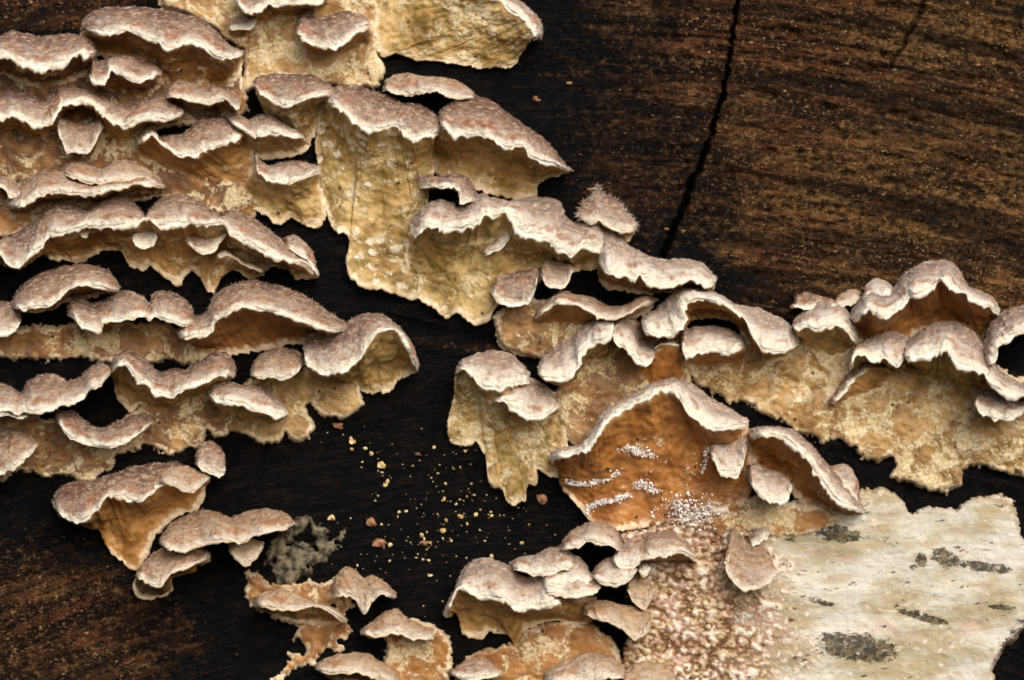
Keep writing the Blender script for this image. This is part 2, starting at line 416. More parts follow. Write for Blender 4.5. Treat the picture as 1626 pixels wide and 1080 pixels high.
def build_log():
    x0, x1, y0, y1, st = -260.0, 1890.0, -210.0, 1290.0, 2.6
    xs = np.arange(x0, x1, st); ys = np.arange(y0, y1, st)
    x, y = np.meshgrid(xs, ys)
    h = wood_height(x, y)
    wob = 4.0 * perlin(x / 22.0, y / 14.0, 3.0) + 2.0 * perlin(x / 7.0, y / 6.0, 9.0)
    cw = 1.4 + 3.6 * sstep(0, 420, y)
    c1 = sstep(1.0, 0.35, dist_polyline(x + wob * 0.8 + 3.5 * perlin(x / 60.0, y / 9.0, 2.0), y, CRACK) / (cw + 2.0))
    c2 = sstep(1.0, 0.3, dist_polyline(x + wob, y, CRACK2) / 4.2)
    c3 = sstep(1.0, 0.3, dist_polyline(x + wob, y, CRACK3) / 3.6)
    h = h - 85 * c1 - 22 * np.maximum(c2, 0.35 * c3)
    # ledge: the long dark gap under the middle cluster
    led = dist_polyline(x, y + wob, [(600, 512), (700, 530), (800, 545), (870, 552)])
    h = h - 16 * sstep(22, 6, led) + 9 * sstep(20, 6, dist_polyline(x, y + wob, [(655, 538), (720, 548), (800, 556)]))
    # how weathered (brown, fibrous) the wood is; the rest is wet and black
    n = fbm(x / 150.0, y / 95.0, 6.0, 3)
    ur = sstep(-60, 330, (x - 900) * 0.85 - (y - 200) * 0.30 + n * 130)
    ur = ur * sstep(560, 420, y - 0.05 * (x - 1200)) * (0.72 + 0.5 * sstep(950, 1500, x))
    mid = 0.42 * sstep(800, 1000, x + n * 60) * sstep(470, 330, y)
    ll = 0.66 * sstep(420, 60, x + (980 - y) * 0.75 + n * 130) * sstep(790, 930, y)
    ul = 0.6 * sstep(300, 180, x) * sstep(75, 30, y)
    edge = 0.34 * sstep(14, 4, dist_polyline(x, y + wob, [(665, 540), (720, 549), (800, 556)]))
    tone = np.clip(np.maximum.reduce([ur, mid, ll, ul, edge]), 0, 1)
    P = world_pts(x, y, h)
    nr, nc = x.shape
    P = P.reshape(-1, 3); F = grid_faces(nr, nc)
    # skirt going back into the log so that it is a solid block
    idx = np.arange(nr * nc).reshape(nr, nc)
    ringi = np.concatenate([idx[0, :-1], idx[:-1, -1], idx[-1, :0:-1], idx[:0:-1, 0]])
    Q = P[ringi].copy(); Q[:, 1] = 0.09
    b = len(P) + np.arange(len(ringi))
    F = np.vstack([F, np.stack([ringi, np.roll(ringi, -1), np.roll(b, -1), b], -1)])
    P = np.vstack([P, Q])
    tv = np.concatenate([tone.ravel(), np.full(len(ringi), 0.5)])
    rv = np.concatenate([np.hypot(x - 900, y - 2900).ravel() - 2000, np.full(len(ringi), 0.0)])
    av = np.concatenate([(np.arctan2(x - 900, 2900 - y) * 2900).ravel(), np.full(len(ringi), 0.0)])
    m = mesh_from('log', P - np.array([0, 0, ZC]), F, {'tone': tv, 'ring': rv, 'arc': av})
    o = link('log', m, M_WOOD, loc=(0, 0, ZC))
    o['kind'] = 'structure'
    o['label'] = 'dark wet rotten cut end of a log with growth rings and cracks'
    return o

# ------------------------------------------------------------------ fuzz: short hairs on felted caps
def make_fuzz(P, C, n_hair, length, seed):
    """P: grid of points (rows, cols, 3) in layout units; returns hair triangles."""
    rs = np.random.RandomState(seed)
    nr, nc, _ = P.shape
    a, b, c = P[:-1, :-1], P[1:, :-1], P[:-1, 1:]
    nrm = np.cross(c - a, b - a)
    ar = np.linalg.norm(nrm, axis=-1)
    nrm = nrm / (ar[..., None] + 1e-9)
    pr = (ar / ar.sum()).ravel()
    k = rs.choice(len(pr), n_hair, p=pr)
    i, j = k // (nc - 1), k % (nc - 1)
    u, v = rs.rand(n_hair, 1), rs.rand(n_hair, 1)
    base = (P[i, j] * (1 - u) * (1 - v) + P[i + 1, j] * u * (1 - v) + P[i, j + 1] * (1 - u) * v + P[i + 1, j + 1] * u * v)
    N = nrm[i, j]
    out = b - a; out = out / (np.linalg.norm(out, axis=-1)[..., None] + 1e-9)
    T = out[i, j]
    d = N * 0.75 + T * 0.55 + rs.normal(size=(n_hair, 3)) * 0.42
    d /= np.linalg.norm(d, axis=1)[:, None]
    L = length * (0.45 + 0.9 * rs.rand(n_hair, 1))
    side = np.cross(d, rs.normal(size=(n_hair, 3)))
    side /= np.linalg.norm(side, axis=1)[:, None] + 1e-9
    w = 0.36
    A = base - side * w - N * 0.8; B = base + side * w - N * 0.8
    tip = base + d * L + np.array([0, 0.25, 0]) * L * rs.rand(n_hair, 1)
    V = np.stack([A, B, tip], 1).reshape(-1, 3)
    return V, np.arange(3 * n_hair).reshape(-1, 3)

# ------------------------------------------------------------------ one bracket
COUNT = [0]
GROUP = 'bracket fungi growing on the log end'

def bracket(label, T, L, B=None, D=60, th=7, pale=0.25, warm=0.0, hue=0.2, cream=0.3, dark=0.0,  # pale: cap's own whiteness, raised on the right to paint in stronger light
            spots=0.0, hd=4.5, pw=2.4, rag=3.6, scal=2.0, ends=(0.10, 0.10), base=0.38, fuzz=1.0, hair=3.4,
            lump=2.2, name='bracket_fungus'):
    COUNT[0] += 1
    sd = COUNT[0] * 13.7
    fuzz_relief = min(1.0, 0.35 + 0.65 * fuzz)
    th = th * 0.95
    T, L = np.asarray(T, float), np.asarray(L, float)
    byi = len(T) == len(L)
    probe = smooth_poly(L, 60)
    length = np.linalg.norm(np.diff(probe, axis=0), axis=1).sum()
    blen = 0.0
    if B is not None:
        blen = np.linalg.norm(np.diff(np.asarray(B, float), axis=0), axis=1).sum()
    N = int(np.clip(max(length, blen * 0.8) / 2.2, 30, 420))
    Tp, Lp = smooth_poly(T, N, byi), smooth_poly(L, N, byi)
    s = np.linspace(0, 1, N)
    al = s * length
    if B is None:
        Bp = Lp * 0.72 + Tp * 0.28 + np.array([0, th * 0.4])
    else:
        Bp = smooth_poly(B, N, False)
    # lip scallops and a ragged lower edge
    q = Lp - Tp
    q = q / (np.linalg.norm(q, axis=1)[:, None] + 1e-6)
    ew = np.minimum(1, np.minimum(s, 1 - s) / 0.06)
    lob = 1 - 2.6 * np.abs(perlin(al / 34.0, sd, 0.5))           # rounded lobes with pinched notches between
    lob3 = 1 - 2.6 * np.abs(perlin(al / 62.0, sd, 8.5))
    lob2 = 1 - 2.6 * np.abs(perlin(al / 13.0, sd, 3.5))
    sc = scal * (0.9 * (lob - 0.4) + 0.65 * (lob2 - 0.4) + 0.35 * perlin(al / 4.5, sd, 5.5)) * ew
    Lp = Lp + q * sc[:, None]
    if B is not None:
        qb = Bp - Lp
        qb = qb / (np.linalg.norm(qb, axis=1)[:, None] + 1e-6)
        bl = np.concatenate([[0], np.cumsum(np.linalg.norm(np.diff(Bp, axis=0), axis=1))])
        Bp = Bp + qb * (rag * (1.2 * perlin(bl / 26.0, sd, 7.7) + perlin(bl / 9.0, sd, 1.7) + 0.9 * perlin(bl / 4.5, sd, 2.7)) * ew)[:, None]
    # depth of the lip along the bracket
    Dv = np.interp(s, np.linspace(0, 1, len(np.atleast_1d(D))), np.atleast_1d(D).astype(float))
    e0 = np.clip(s / max(ends[0], 1e-4), 0, 1); e1 = np.clip((1 - s) / max(ends[1], 1e-4), 0, 1)
    prof = (np.sin(e0 * np.pi / 2) * np.sin(e1 * np.pi / 2)) ** 0.6
    Dv = 10 + (Dv - 10) * prof * (1 + 0.16 * perlin(al / 70.0, sd, 4.2) + 0.07 * perlin(al / 22.0, sd, 6.2))
    # cap rows: buried root, horizon, then rolling down to the lip
    nt = int(np.clip(np.sqrt(np.percentile(np.linalg.norm(Lp - Tp, axis=1), 85) ** 2 + (0.6 * Dv.max()) ** 2) / 2.6, 16, 44))
    rows, kind = [], []
    rows.append(np.column_stack([Tp + (Lp - Tp) * 0.10, np.full(N, -9.0)]))
    rows.append(np.column_stack([Tp + (Lp - Tp) * 0.03, Dv * base * 0.45]))
    for t in np.linspace(0, 1, nt):
        f = base + (1 - base) * np.sin(t * np.pi / 2) ** 1.05
        rows.append(np.column_stack([Tp + (Lp - Tp) * t, Dv * f]))
    nct = len(rows)
    # rim: half round
    dn = Bp - Lp
    dl = np.linalg.norm(dn, axis=1)[:, None]
    dn = dn / (dl + 1e-6)
    down = q * 0.6 + dn * 0.4
    down = down / (np.linalg.norm(down, axis=1)[:, None] + 1e-6)
    thv = np.minimum(th * np.clip(0.85 + 0.55 * perlin(al / 28.0, sd, 9.1) + 0.3 * (lob2 - 0.4) + 0.22 * perlin(al / 4.0, sd, 2.1), 0.3, 1.9), np.maximum(1.5, dl[:, 0] * 0.6))
    for a in np.linspace(0.18, 1, 6):
        ang = a * np.pi
        rows.append(np.column_stack([Lp + down * (thv * (1 - np.cos(ang)) / 2)[:, None], Dv + thv * 0.22 * np.sin(ang) - thv * 0.3 * a]))
    nrt = len(rows)
    lo = rows[-1][:, :2]; lod = rows[-1][:, 2]
    mxl = np.percentile(dl, 90)
    nu = int(np.clip(mxl / 2.6, 12, 90))
    us = np.linspace(0, 1, nu + 1)[1:]
    for u in us:
        g = (1 - u) ** pw
        rows.append(np.column_stack([lo + (Bp - lo) * u, hd + (lod - hd) * g]))
    rows.append(np.column_stack([Bp + dn * 1.2, np.full(N, hd * 0.4)]))
    rows.append(np.column_stack([Bp + dn * 0.5, np.full(N, -12.0)]))
    G = np.stack(rows, 0)                                     # rows, N, (x, y, d)
    nR = len(rows)
    # lumps along the normal
    gr = np.gradient(G, axis=0); gc = np.gradient(G, axis=1)
    nm = np.cross(gr, gc); nm /= np.linalg.norm(nm, axis=-1)[..., None] + 1e-9
    # make the normals point away from the wood on the cap
    if nm[nct - 2, N // 2, 2] < 0: nm = -nm
    x, y, d = G[..., 0], G[..., 1], G[..., 2]
    amp = np.full(nR, lump)
    amp[0] = 0; amp[-2:] = 0; amp[nct - 1:nrt] *= 0.45; amp[nrt + 3:-2] *= 1.35; amp[nrt:nrt + 3] *= 0.7
    disp = amp[:, None] * (1.5 * perlin(x / 30.0, y / 26.0, d / 30.0 + sd) + 0.8 * fbm(x / 11.0, y / 9.0, d / 11.0 + sd, 2))
    cap_amp = np.zeros(nR); cap_amp[2:nct] = 1.0; cap_amp[nct:nrt] = 0.5
    disp = disp + (cap_amp * fuzz_relief)[:, None] * (0.8 * perlin(x / 7.0, y / 6.0, d / 7.0 + sd) + 0.15 * np.random.RandomState(COUNT[0]).normal(size=disp.shape))
    rid = np.zeros_like(disp)
    tt = np.linspace(0, 1, nct - 2)[:, None]
    rid[2:nct] = 0.7 * lump * perlin(al[None, :] / 8.0, tt * 1.8, sd + 2.5) + (4.5 * (lob3 - 0.4) + 2.2 * (lob - 0.4) + 0.9 * (lob2 - 0.4))[None, :] * tt ** 0.7 * ew[None, :] * min(1.0, 0.3 + length / 260.0)
    nun = nR - 2 - nrt
    tu = np.linspace(0, 1, nun)[:, None]
    rid[nrt:nR - 2] = np.sin(tu * np.pi) ** 0.7 * (4.5 * perlin(s[None, :] * max(length, blen) / 42.0, tu * 1.5, sd + 8) + 1.6 * perlin(s[None, :] * max(length, blen) / 15.0, tu * 2.2, sd + 4))
    G = G + nm * (disp + rid)[..., None]
    # path lengths for the materials
    seg = np.linalg.norm(np.diff(G, axis=0), axis=-1)
    cum = np.vstack([np.zeros((1, N)), np.cumsum(seg, axis=0)])
    lipd = np.where(np.arange(nR)[:, None] < nct, cum[nct - 1] - cum, cum - cum[nrt - 1])
    lipd = np.abs(lipd)
    eu = np.minimum(cum[nR - 3] - cum, 400)
    eb = np.minimum(s, 1 - s)[None, :] * max(length, blen) + 0 * eu
    edge = np.maximum(0, np.minimum(eu, eb * 1.2))
    # things stand at their middle, on the wood
    c2 = np.array([G[..., 0].mean(), G[..., 1].mean()])
    org = world_pts(np.array(c2[0]), np.array(c2[1]), np.array(0.0))
    root = link(name, None, None, loc=org)
    tag(root, label, 'bracket fungus' if name == 'bracket_fungus' else 'fungus', GROUP)
    P = world_pts(G[..., 0], G[..., 1], G[..., 2]) - org
    def part(nm_, a, b, mat, at):
        m = mesh_from(nm_, P[a:b].reshape(-1, 3), grid_faces(b - a, N), at)
        return link(nm_, m, mat, root)
    fl = lambda A, a, b: A[a:b].ravel()
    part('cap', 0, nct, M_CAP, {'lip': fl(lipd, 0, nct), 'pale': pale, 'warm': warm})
    part('margin', nct - 1, nrt, M_MARGIN, {'pale': pale, 'warm': warm})
    part('underside', nrt - 1, nR, M_UNDER, {'lip': fl(lipd, nrt - 1, nR), 'edge': fl(edge, nrt - 1, nR),
                                             'hue': hue, 'cream': cream, 'dark': dark, 'spots': spots})
    if fuzz > 0:
        area = seg[1:nct - 1].sum() * (length / N)
        nh = int(np.clip(area * 0.055 * fuzz, 60, 5000))
        V, F = make_fuzz(G[1:nct + 3], None, nh, hair, COUNT[0])
        m = mesh_from('fuzz', world_pts(V[:, 0], V[:, 1], V[:, 2]) - org, F, None, False)
        f = link('fuzz', m, M_HAIR, root); f['kind'] = 'stuff'
    return root

# ------------------------------------------------------------------ flat crusts
def poly_sdf(x, y, poly):
    """Distance to the outline, positive inside."""
    p = np.asarray(poly, float)
    d = dist_polyline(x, y, list(map(tuple, p)) + [tuple(p[0])])
    ins = np.zeros(x.shape, bool)
    for (ax, ay), (bx, by) in zip(p, np.roll(p, -1, 0)):
        c = ((ay > y) != (by > y)) & (x < (bx - ax) * (y - ay) / (by - ay + 1e-12) + ax)
        ins ^= c
    return np.where(ins, d, -d)

def gran_height(x, y):
    a = 2.6 * np.abs(perlin(x / 14.0, y / 11.5, 6.6))
    b = 2.4 * np.abs(perlin(x / 7.0, y / 6.0, 2.6))
    return np.clip(0.10 + 0.42 * a + 0.30 * b + 0.35 * perlin(x / 38.0, y / 30.0, 5.5), 0, 1.3)

def sheet(name, label, cat, poly, thick=5, mat=None, st=2.6, rag=5.0, bulge=None, lump=2.0, attrs=None, roll=7.0, part_name=None, group=None, holes=None):
    COUNT[0] += 1
    sd = COUNT[0] * 7.3
    p = np.asarray(poly, float)
    xs = np.arange(p[:, 0].min() - 14, p[:, 0].max() + 14, st)
    ys = np.arange(p[:, 1].min() - 14, p[:, 1].max() + 14, st)
    x, y = np.meshgrid(xs, ys)
    f = poly_sdf(x, y, p) + rag * (perlin(x / 24.0, y / 24.0, sd) + 0.7 * perlin(x / 8.0, y / 8.0, sd) + 0.45 * perlin(x / 3.8, y / 3.8, sd))
    if holes is not None:
        f = np.minimum(f, holes * 26 * (perlin(x / 34.0, y / 30.0, sd + 3) + 0.5 * perlin(x / 11.0, y / 10.0, sd + 5)) + 10)
    u = np.clip((f + 2) / roll, 0, 1)
    h = -14 + (14 + thick) * np.sqrt(1 - (1 - u) ** 2)
    h = h + u * lump * (1.6 * perlin(x / 34.0, y / 30.0, sd) + fbm(x / 12.0, y / 10.0, sd, 3))
    if bulge is not None:
        h = h + u * bulge(x, y)
    keep = f > -5
    fc = grid_faces(*x.shape)
    fc = fc[keep.ravel()[fc].any(1)]
    used, inv = np.unique(fc, return_inverse=True)
    org = world_pts(np.array(p[:, 0].mean()), np.array(p[:, 1].mean()), np.array(0.0))
    P = world_pts(x, y, h).reshape(-1, 3)[used] - org
    at = {'edge': np.maximum(0, f * 1.9).ravel()[used], 'lip': 60.0}
    for k, v in (attrs or {}).items():
        at[k] = v(x, y).ravel()[used] if callable(v) else v
    m = mesh_from(name, P, inv.reshape(-1, 4), at)
    o = link(name, m, mat or M_UNDER, loc=org)
    tag(o, label, cat, group)
    return o

def crumbs(name, label, cat, pts, mats, seed, kind=True, parent=None, flat=1.0, smooth=False, aspect=1.0):
    rs = np.random.RandomState(seed)
    ico = np.array([(0, 0, 1), (.9, 0, .45), (.28, .85, .45), (-.72, .53, .45), (-.72, -.53, .45), (.28, -.85, .45),
                    (.72, .53, -.45), (-.28, .85, -.45), (-.9, 0, -.45), (-.28, -.85, -.45), (.72, -.53, -.45), (0, 0, -1)], float)
    fi = np.array([(0,1,2),(0,2,3),(0,3,4),(0,4,5),(0,5,1),(1,6,2),(2,7,3),(3,8,4),(4,9,5),(5,10,1),
                   (2,6,7),(3,7,8),(4,8,9),(5,9,10),(1,10,6),(11,7,6),(11,8,7),(11,9,8),(11,10,9),(11,6,10)])
    V, F = [], []
    for k, (px, py, d, r) in enumerate(pts):
        v = ico * r * (0.6 + 0.7 * rs.rand(12, 1)) * (0.6 + 0.7 * rs.rand(1, 3)) * np.array([aspect, 1, flat])
        V.append(v + np.array([px, py, d])); F.append(fi + 12 * k)
    V = np.vstack(V); F = np.vstack(F)
    c = V[:, :2].mean(0)
    org = world_pts(np.array(c[0]), np.array(c[1]), np.array(0.0))
    m = mesh_from(name, world_pts(V[:, 0], V[:, 1], V[:, 2]) - org, F, None, smooth)
    o = link(name, m, mats, parent, loc=org)
    if kind: o['kind'] = 'stuff'
    if label: tag(o, label, cat)
    return o

build_log()

# ------------------------------------------------------------------ crusts lying flat on the wood
CG = 'crusts spread flat on the log end'
def crust(label, poly, **k):
    at = {'hue': 0.25, 'cream': 0.4, 'dark': 0.0, 'spots': 0.0}
    at.update({a: k.pop(a) for a in ('hue', 'cream', 'dark', 'spots') if a in k})
    return sheet('crust_fungus', label, 'crust fungus', poly, attrs=at, group=CG, **k)

crust('mottled orange crust behind the topmost small brackets',
      [(255,-20),(258,8),(300,22),(342,45),(385,78),(392,112),(380,150),(420,130),(470,122),(520,132),(560,142),(600,138),(612,112),(600,85),(596,-20)],
      hue=0.45, cream=0.75, dark=0.15, thick=8)
crust('tan crust above the two upper rows of ruffled brackets',
      [(-20,90),(60,120),(150,115),(250,105),(300,130),(385,120),(392,175),(360,200),(300,196),(262,200),(205,215),(168,220),(100,215),(-20,215)],
      hue=0.75, cream=0.4, dark=0.9)  # dark also paints the shade between bracket rows into the colour
crust('brown mottled crust under the hanging triangular tongue',
      [(-20,195),(60,200),(100,220),(210,205),(240,230),(300,245),(400,265),(430,300),(395,352),(362,338),(330,335),(300,330),(255,312),(180,330),(90,345),(40,350),(-20,340)],
      hue=0.75, cream=0.6, dark=0.75, rag=7)  # brown deepened by dark, painted shade among the rows
crust('orange brown crust at the edge beside the knobbly long bracket',
      [(-20,315),(20,325),(45,330),(60,350),(30,372),(-20,380)], hue=0.8, cream=0.3, dark=0.2)
crust('ochre crust with dark pits under the mid row of ruffled brackets',
      [(-20,515),(40,520),(110,510),(200,510),(300,520),(345,545),(330,572),(250,575),(160,572),(100,567),(40,572),(-20,560)],
      hue=0.65, cream=0.65, dark=0.6, rag=7, thick=9)
crust('yellow lobed crust below the curled cup shaped bracket',
      [(345,640),(400,600),(440,585),(480,570),(540,588),(572,608),(576,645),(560,658),(540,664),(512,660),(494,638),(484,642),(497,682),(492,696),(472,702),(455,688),(440,702),(418,703),(392,692),(368,684),(350,668)],
      hue=0.25, cream=0.45, dark=0.35, thick=8, rag=5)
crust('honeycombed yellow brown crust hanging under the low left brackets',
      [(-20,655),(60,660),(160,690),(230,640),(330,625),(380,650),(360,690),(340,695),(330,680),(312,712),(296,708),(270,722),(232,708),(186,722),(176,745),(150,768),(110,756),(60,752),(34,744),(12,756),(-20,772)],
      hue=0.6, cream=0.65, dark=0.7, rag=8, thick=9)
crust('olive brown crust below the crossed narrow brackets',
      [(785,505),(800,545),(830,560),(858,568),(890,600),(880,640),(900,700),(930,720),(960,680),(1000,650),(1060,620),(1090,650),(1100,600),(1085,540),(1040,520),(980,500),(900,480),(820,470)],
      hue=0.6, cream=0.5, dark=0.6, rag=6, thick=10)
crust('wide ochre crust with a cream network under the right hand brackets',
      [(1080,545),(1095,600),(1140,628),(1162,640),(1188,636),(1202,648),(1218,656),(1240,662),(1256,678),(1282,692),(1308,702),(1318,692),(1345,706),(1370,726),(1394,731),(1412,722),(1421,738),(1416,755),(1440,765),(1472,773),(1502,781),(1523,768),(1526,746),(1545,735),(1562,735),(1590,746),(1604,752),(1650,748),(1650,620),(1600,590),(1500,550),(1400,545),(1350,530),(1260,530),(1180,540)],
      hue=0.35, cream=0.68, dark=0.2, spots=0.3, rag=7, thick=8, lump=3.0)
crust('thin grey green lichen film between two small tan brackets',
      [(418,890),(428,868),(445,850),(465,826),(490,818),(512,838),(522,862),(548,846),(545,858),(520,878),(508,892),(490,912),(468,924),(445,934),(434,912)],
      rag=9, thick=0.0, mat=M_LICHEN, holes=1.3, roll=11, lump=1.2)
crust('pinkish brown ragged crust below the small peaked bracket',
      [(610,1005),(630,985),(690,988),(712,1008),(716,1100),(622,1100),(606,1060),(616,1030)], hue=0.9, cream=0.62, dark=0.2, rag=7, thick=12)
crust('torn tan crust strip running down to the flat low bracket',
      [(470,1000),(500,985),(545,982),(560,1000),(548,1040),(520,1030),(505,1048),(470,1068),(430,1100),(400,1100),(450,1060)], hue=0.8, cream=0.3, dark=0.4, rag=9, thick=3, holes=0.8, roll=12)
crust('thin tan crust around the narrow gilled looking bracket',
      [(392,915),(410,905),(428,925),(470,930),(520,920),(545,925),(560,960),(530,1000),(480,1010),(450,985),(420,970),(395,960)], hue=0.7, cream=0.35, dark=0.5, rag=10, thick=2, holes=0.6, roll=14)
crust('pinkish brown leathery crust under the arched white bracket',
      [(815,1025),(830,1005),(860,990),(905,986),(950,995),(975,1020),(985,1050),(985,1100),(720,1100),(735,1050),(775,1030)], hue=0.85, cream=0.5, dark=0.25, rag=6, thick=14)

crust('orange and cream chambered crust under the ear shaped bracket',
      [(1120,812),(1160,796),(1200,792),(1300,803),(1345,818),(1318,838),(1262,852),(1220,850),(1180,842),(1130,850)], hue=0.8, cream=0.75, dark=0.1, rag=6, thick=15)

# the chalky white area with its granular border
def grain_mask(x, y):
    return sstep(1330, 1120, x + 60 * fbm(x / 70.0, y / 50.0, 2.0, 3) - 0.10 * (y - 950))
def dirt_mask(x, y):
    d = np.zeros_like(x)
    for cx, cy, rx, ry, rot in ((1360,1028,72,24,8), (1500,885,26,16,20), (1560,900,48,9,8), (1330,848,46,14,8), (1462,890,10,12,0), (1450,975,26,7,12), (1480,985,34,7,15), (1640,1045,60,60,0), (1300,955,30,5,14), (1590,965,24,5,5)):
        c, s_ = math.cos(R(rot)), math.sin(R(rot))
        u = ((x - cx) * c + (y - cy) * s_) / rx; v = (-(x - cx) * s_ + (y - cy) * c) / ry
        d = np.maximum(d, sstep(1.35, 0.55, np.hypot(u, v)))
    return d
pc = sheet('chalky_crust', 'chalky white crust with black stains spread over the log', 'crust fungus',
      [(985,850),(1020,840),(1080,820),(1120,800),(1200,790),(1290,800),(1340,810),(1362,780),(1400,777),(1428,793),(1448,818),(1470,808),(1500,806),(1518,812),(1532,800),(1555,790),(1585,788),(1608,802),(1616,832),(1618,850),(1630,862),(1670,875),(1670,960),(1650,985),(1612,1010),(1588,1035),(1572,1062),(1582,1100),(1590,1130),(960,1130),(1000,1010),(1020,960),(1000,900)],
      thick=10, mat=M_CHALK, rag=4.5, lump=0.9, st=2.0,
      attrs={'grain': grain_mask, 'dirt': dirt_mask, 'gran': gran_height}, group=CG,
      bulge=lambda x, y: 0.9 * perlin(x / 60.0, y / 14.0, 3.3) + 5 * perlin(x / 90.0, y / 60.0, 1.3) + grain_mask(x, y) * (7 * gran_height(x, y) - 2))

# ------------------------------------------------------------------ brackets, from the top of the log end down
bk = bracket
bk('big yellow sheet bracket with a curled pinkish rim at the top of the log',
   [(736,-34),(790,-16),(824,2),(847,20),(862,44),(858,64)], [(742,-18),(786,-2),(813,15),(835,32),(849,50),(845,63)],
   [(588,-34),(596,55),(606,92),(622,84),(650,92),(690,97),(722,100),(760,108),(790,105),(808,108),(822,97),(829,72),(843,66)],
   D=62, th=6, pale=0.5, hue=0.1, cream=0.5, spots=0.5, pw=1.8, rag=4)
bk('arched pinkish brown bracket, highest at the edge beside bare wood',
   [(127,50),(132,35),(150,17),(175,11),(205,9),(250,15),(285,21),(312,29),(340,46),(362,68),(387,80)],
   [(129,44),(150,47),(172,51),(192,48),(215,52),(236,60),(252,65),(265,75),(282,71),(300,64),(318,68),(330,78),(346,90),(364,90),(387,83)],
   [(128,52),(150,86),(180,96),(215,105),(250,128),(285,142),(320,148),(360,145),(378,120),(387,88)], D=80, hue=0.7, dark=0.45)
bk('long beige bracket with a thick cream lip below bare wood',
   [(-24,62),(0,57),(20,48),(40,53),(65,58),(90,56),(115,54),(135,58),(148,70),(155,82)],
   [(-24,84),(10,87),(25,97),(45,101),(70,107),(85,101),(105,95),(125,82),(138,87),(153,84)],
   [(-24,112),(10,125),(40,134),(70,138),(100,135),(125,125),(142,112),(153,92)], D=86, th=11, dark=0.75, hue=0.8, ends=(0.01,0.1))
bk('small bracket with a drooping round lobe at one end',
   [(146,82),(150,92),(158,96),(166,94),(172,90),(185,85),(205,86),(225,92),(245,103),(257,114)],
   [(141,116),(146,127),(157,131),(169,125),(174,111),(182,114),(198,121),(222,130),(240,119),(257,117)],
   [(146,128),(160,142),(190,150),(220,153),(250,150),(256,122)], D=78, dark=0.5, hue=0.7)
bk('long wavy bracket bridging over a dark round hollow',
   [(-24,153),(0,149),(20,145),(45,147),(60,155),(72,160),(84,148),(96,138),(112,141),(140,144),(165,152),(180,163),(192,166),(212,162),(232,155),(256,153),(277,165),(293,177)],
   [(-24,182),(4,186),(20,183),(40,191),(60,198),(76,195),(88,178),(96,166),(110,161),(135,160),(156,170),(165,184),(182,194),(200,200),(216,190),(240,184),(270,189),(293,179)],
   [(-24,205),(20,211),(50,216),(80,214),(92,192),(104,172),(130,168),(156,178),(168,205),(195,238),(215,212),(250,194),(285,190),(293,181)], D=78, th=8, hue=0.35, cream=0.2, ends=(0.01,0.08))
bk('triangular felted tongue hanging below the dark round hollow',
   [(89,190),(98,187),(114,196),(130,200),(148,195),(165,187)],
   [(90,200),(98,222),(106,241),(124,240),(142,240),(166,196)], D=64, th=5, warm=0.2, base=0.55)
bk('small brown double humped bracket above a black gap',
   [(257,150),(270,135),(290,126),(310,134),(325,140),(335,136),(355,141),(370,150),(383,158)],
   [(259,155),(280,152),(298,157),(320,162),(340,160),(355,156),(368,164),(377,170),(383,163)],
   [(264,158),(300,166),(340,176),(374,177),(382,168)], D=66, th=5, warm=0.3, hue=0.5, dark=0.4)
bk('drooping beige bracket over a broad orange brown sheet',
   [(214,222),(226,212),(238,207),(250,214),(266,215),(285,214),(300,203),(315,192),(335,188),(360,191),(386,200)],
   [(216,226),(228,217),(242,214),(254,226),(271,238),(290,246),(310,245),(326,235),(350,230),(366,221),(388,209)],
   [(216,232),(224,252),(250,266),(282,281),(320,291),(360,295),(398,290),(406,255),(390,214)], D=72, hue=0.6, cream=0.15, th=6)
bk('slender pale bracket with a pointed end over grey olive underside',
   [(352,184),(375,182),(395,190),(410,184),(430,184),(455,198),(483,213)],
   [(362,192),(386,206),(402,216),(416,214),(434,211),(460,218),(483,216)],
   [(380,206),(398,240),(430,252),(470,246),(492,232),(487,218)], D=66, hue=0.15, cream=0.55, dark=0.2, pale=0.4, th=5)
bk('small whitish bracket over a hanging olive yellow sheet',
   [(405,236),(410,250),(424,262),(442,258),(470,256),(494,261),(509,267)],
   [(407,262),(412,277),(426,287),(442,285),(456,290),(474,283),(509,271)],
   [(392,292),(386,318),(400,330),(420,338),(440,356),(462,347),(482,357),(506,361),(516,330),(511,276)], D=62, pale=0.5, hue=0.05, cream=0.25, th=5)
bk('thin buff bracket cut off by the top of the log end',
   [(368,-30),(385,-8),(402,-2),(425,-14),(450,-22),(500,-24),(522,-26)],
   [(372,-10),(387,17),(402,19),(425,8),(450,3),(500,2),(522,-6)],
   [(384,20),(402,36),(440,34),(490,30),(520,8)], D=70, pale=0.4, dark=0.4, hue=0.4)
bk('tiny curled buff bracket beside mottled orange crust',
   [(362,42),(370,30),(384,24),(398,22),(410,26)], [(363,46),(375,48),(388,47),(400,42),(409,30)], D=40, th=4, warm=0.3)
bk('thick kidney shaped felted bracket standing alone on orange crust',
   [(472,40),(480,23),(490,20),(510,26),(532,20),(560,18),(577,24),(585,34)],
   [(472,43),(480,61),(500,72),(520,73),(537,71),(558,55),(577,42),(585,37)],
   [(484,70),(512,84),(550,84),(590,72),(600,52)], D=72, th=8, hue=0.55, dark=0.25)
bk('rounded pink beige bracket over greyish underside beside a black gap',
   [(403,129),(412,121),(440,119),(475,118),(500,123),(520,132),(533,140)],
   [(404,134),(416,150),(438,162),(455,168),(474,160),(502,150),(533,147)],
   [(418,166),(428,192),(458,216),(492,228),(508,190),(524,156)], D=80, hue=0.12, cream=0.6, dark=0.3, th=6)
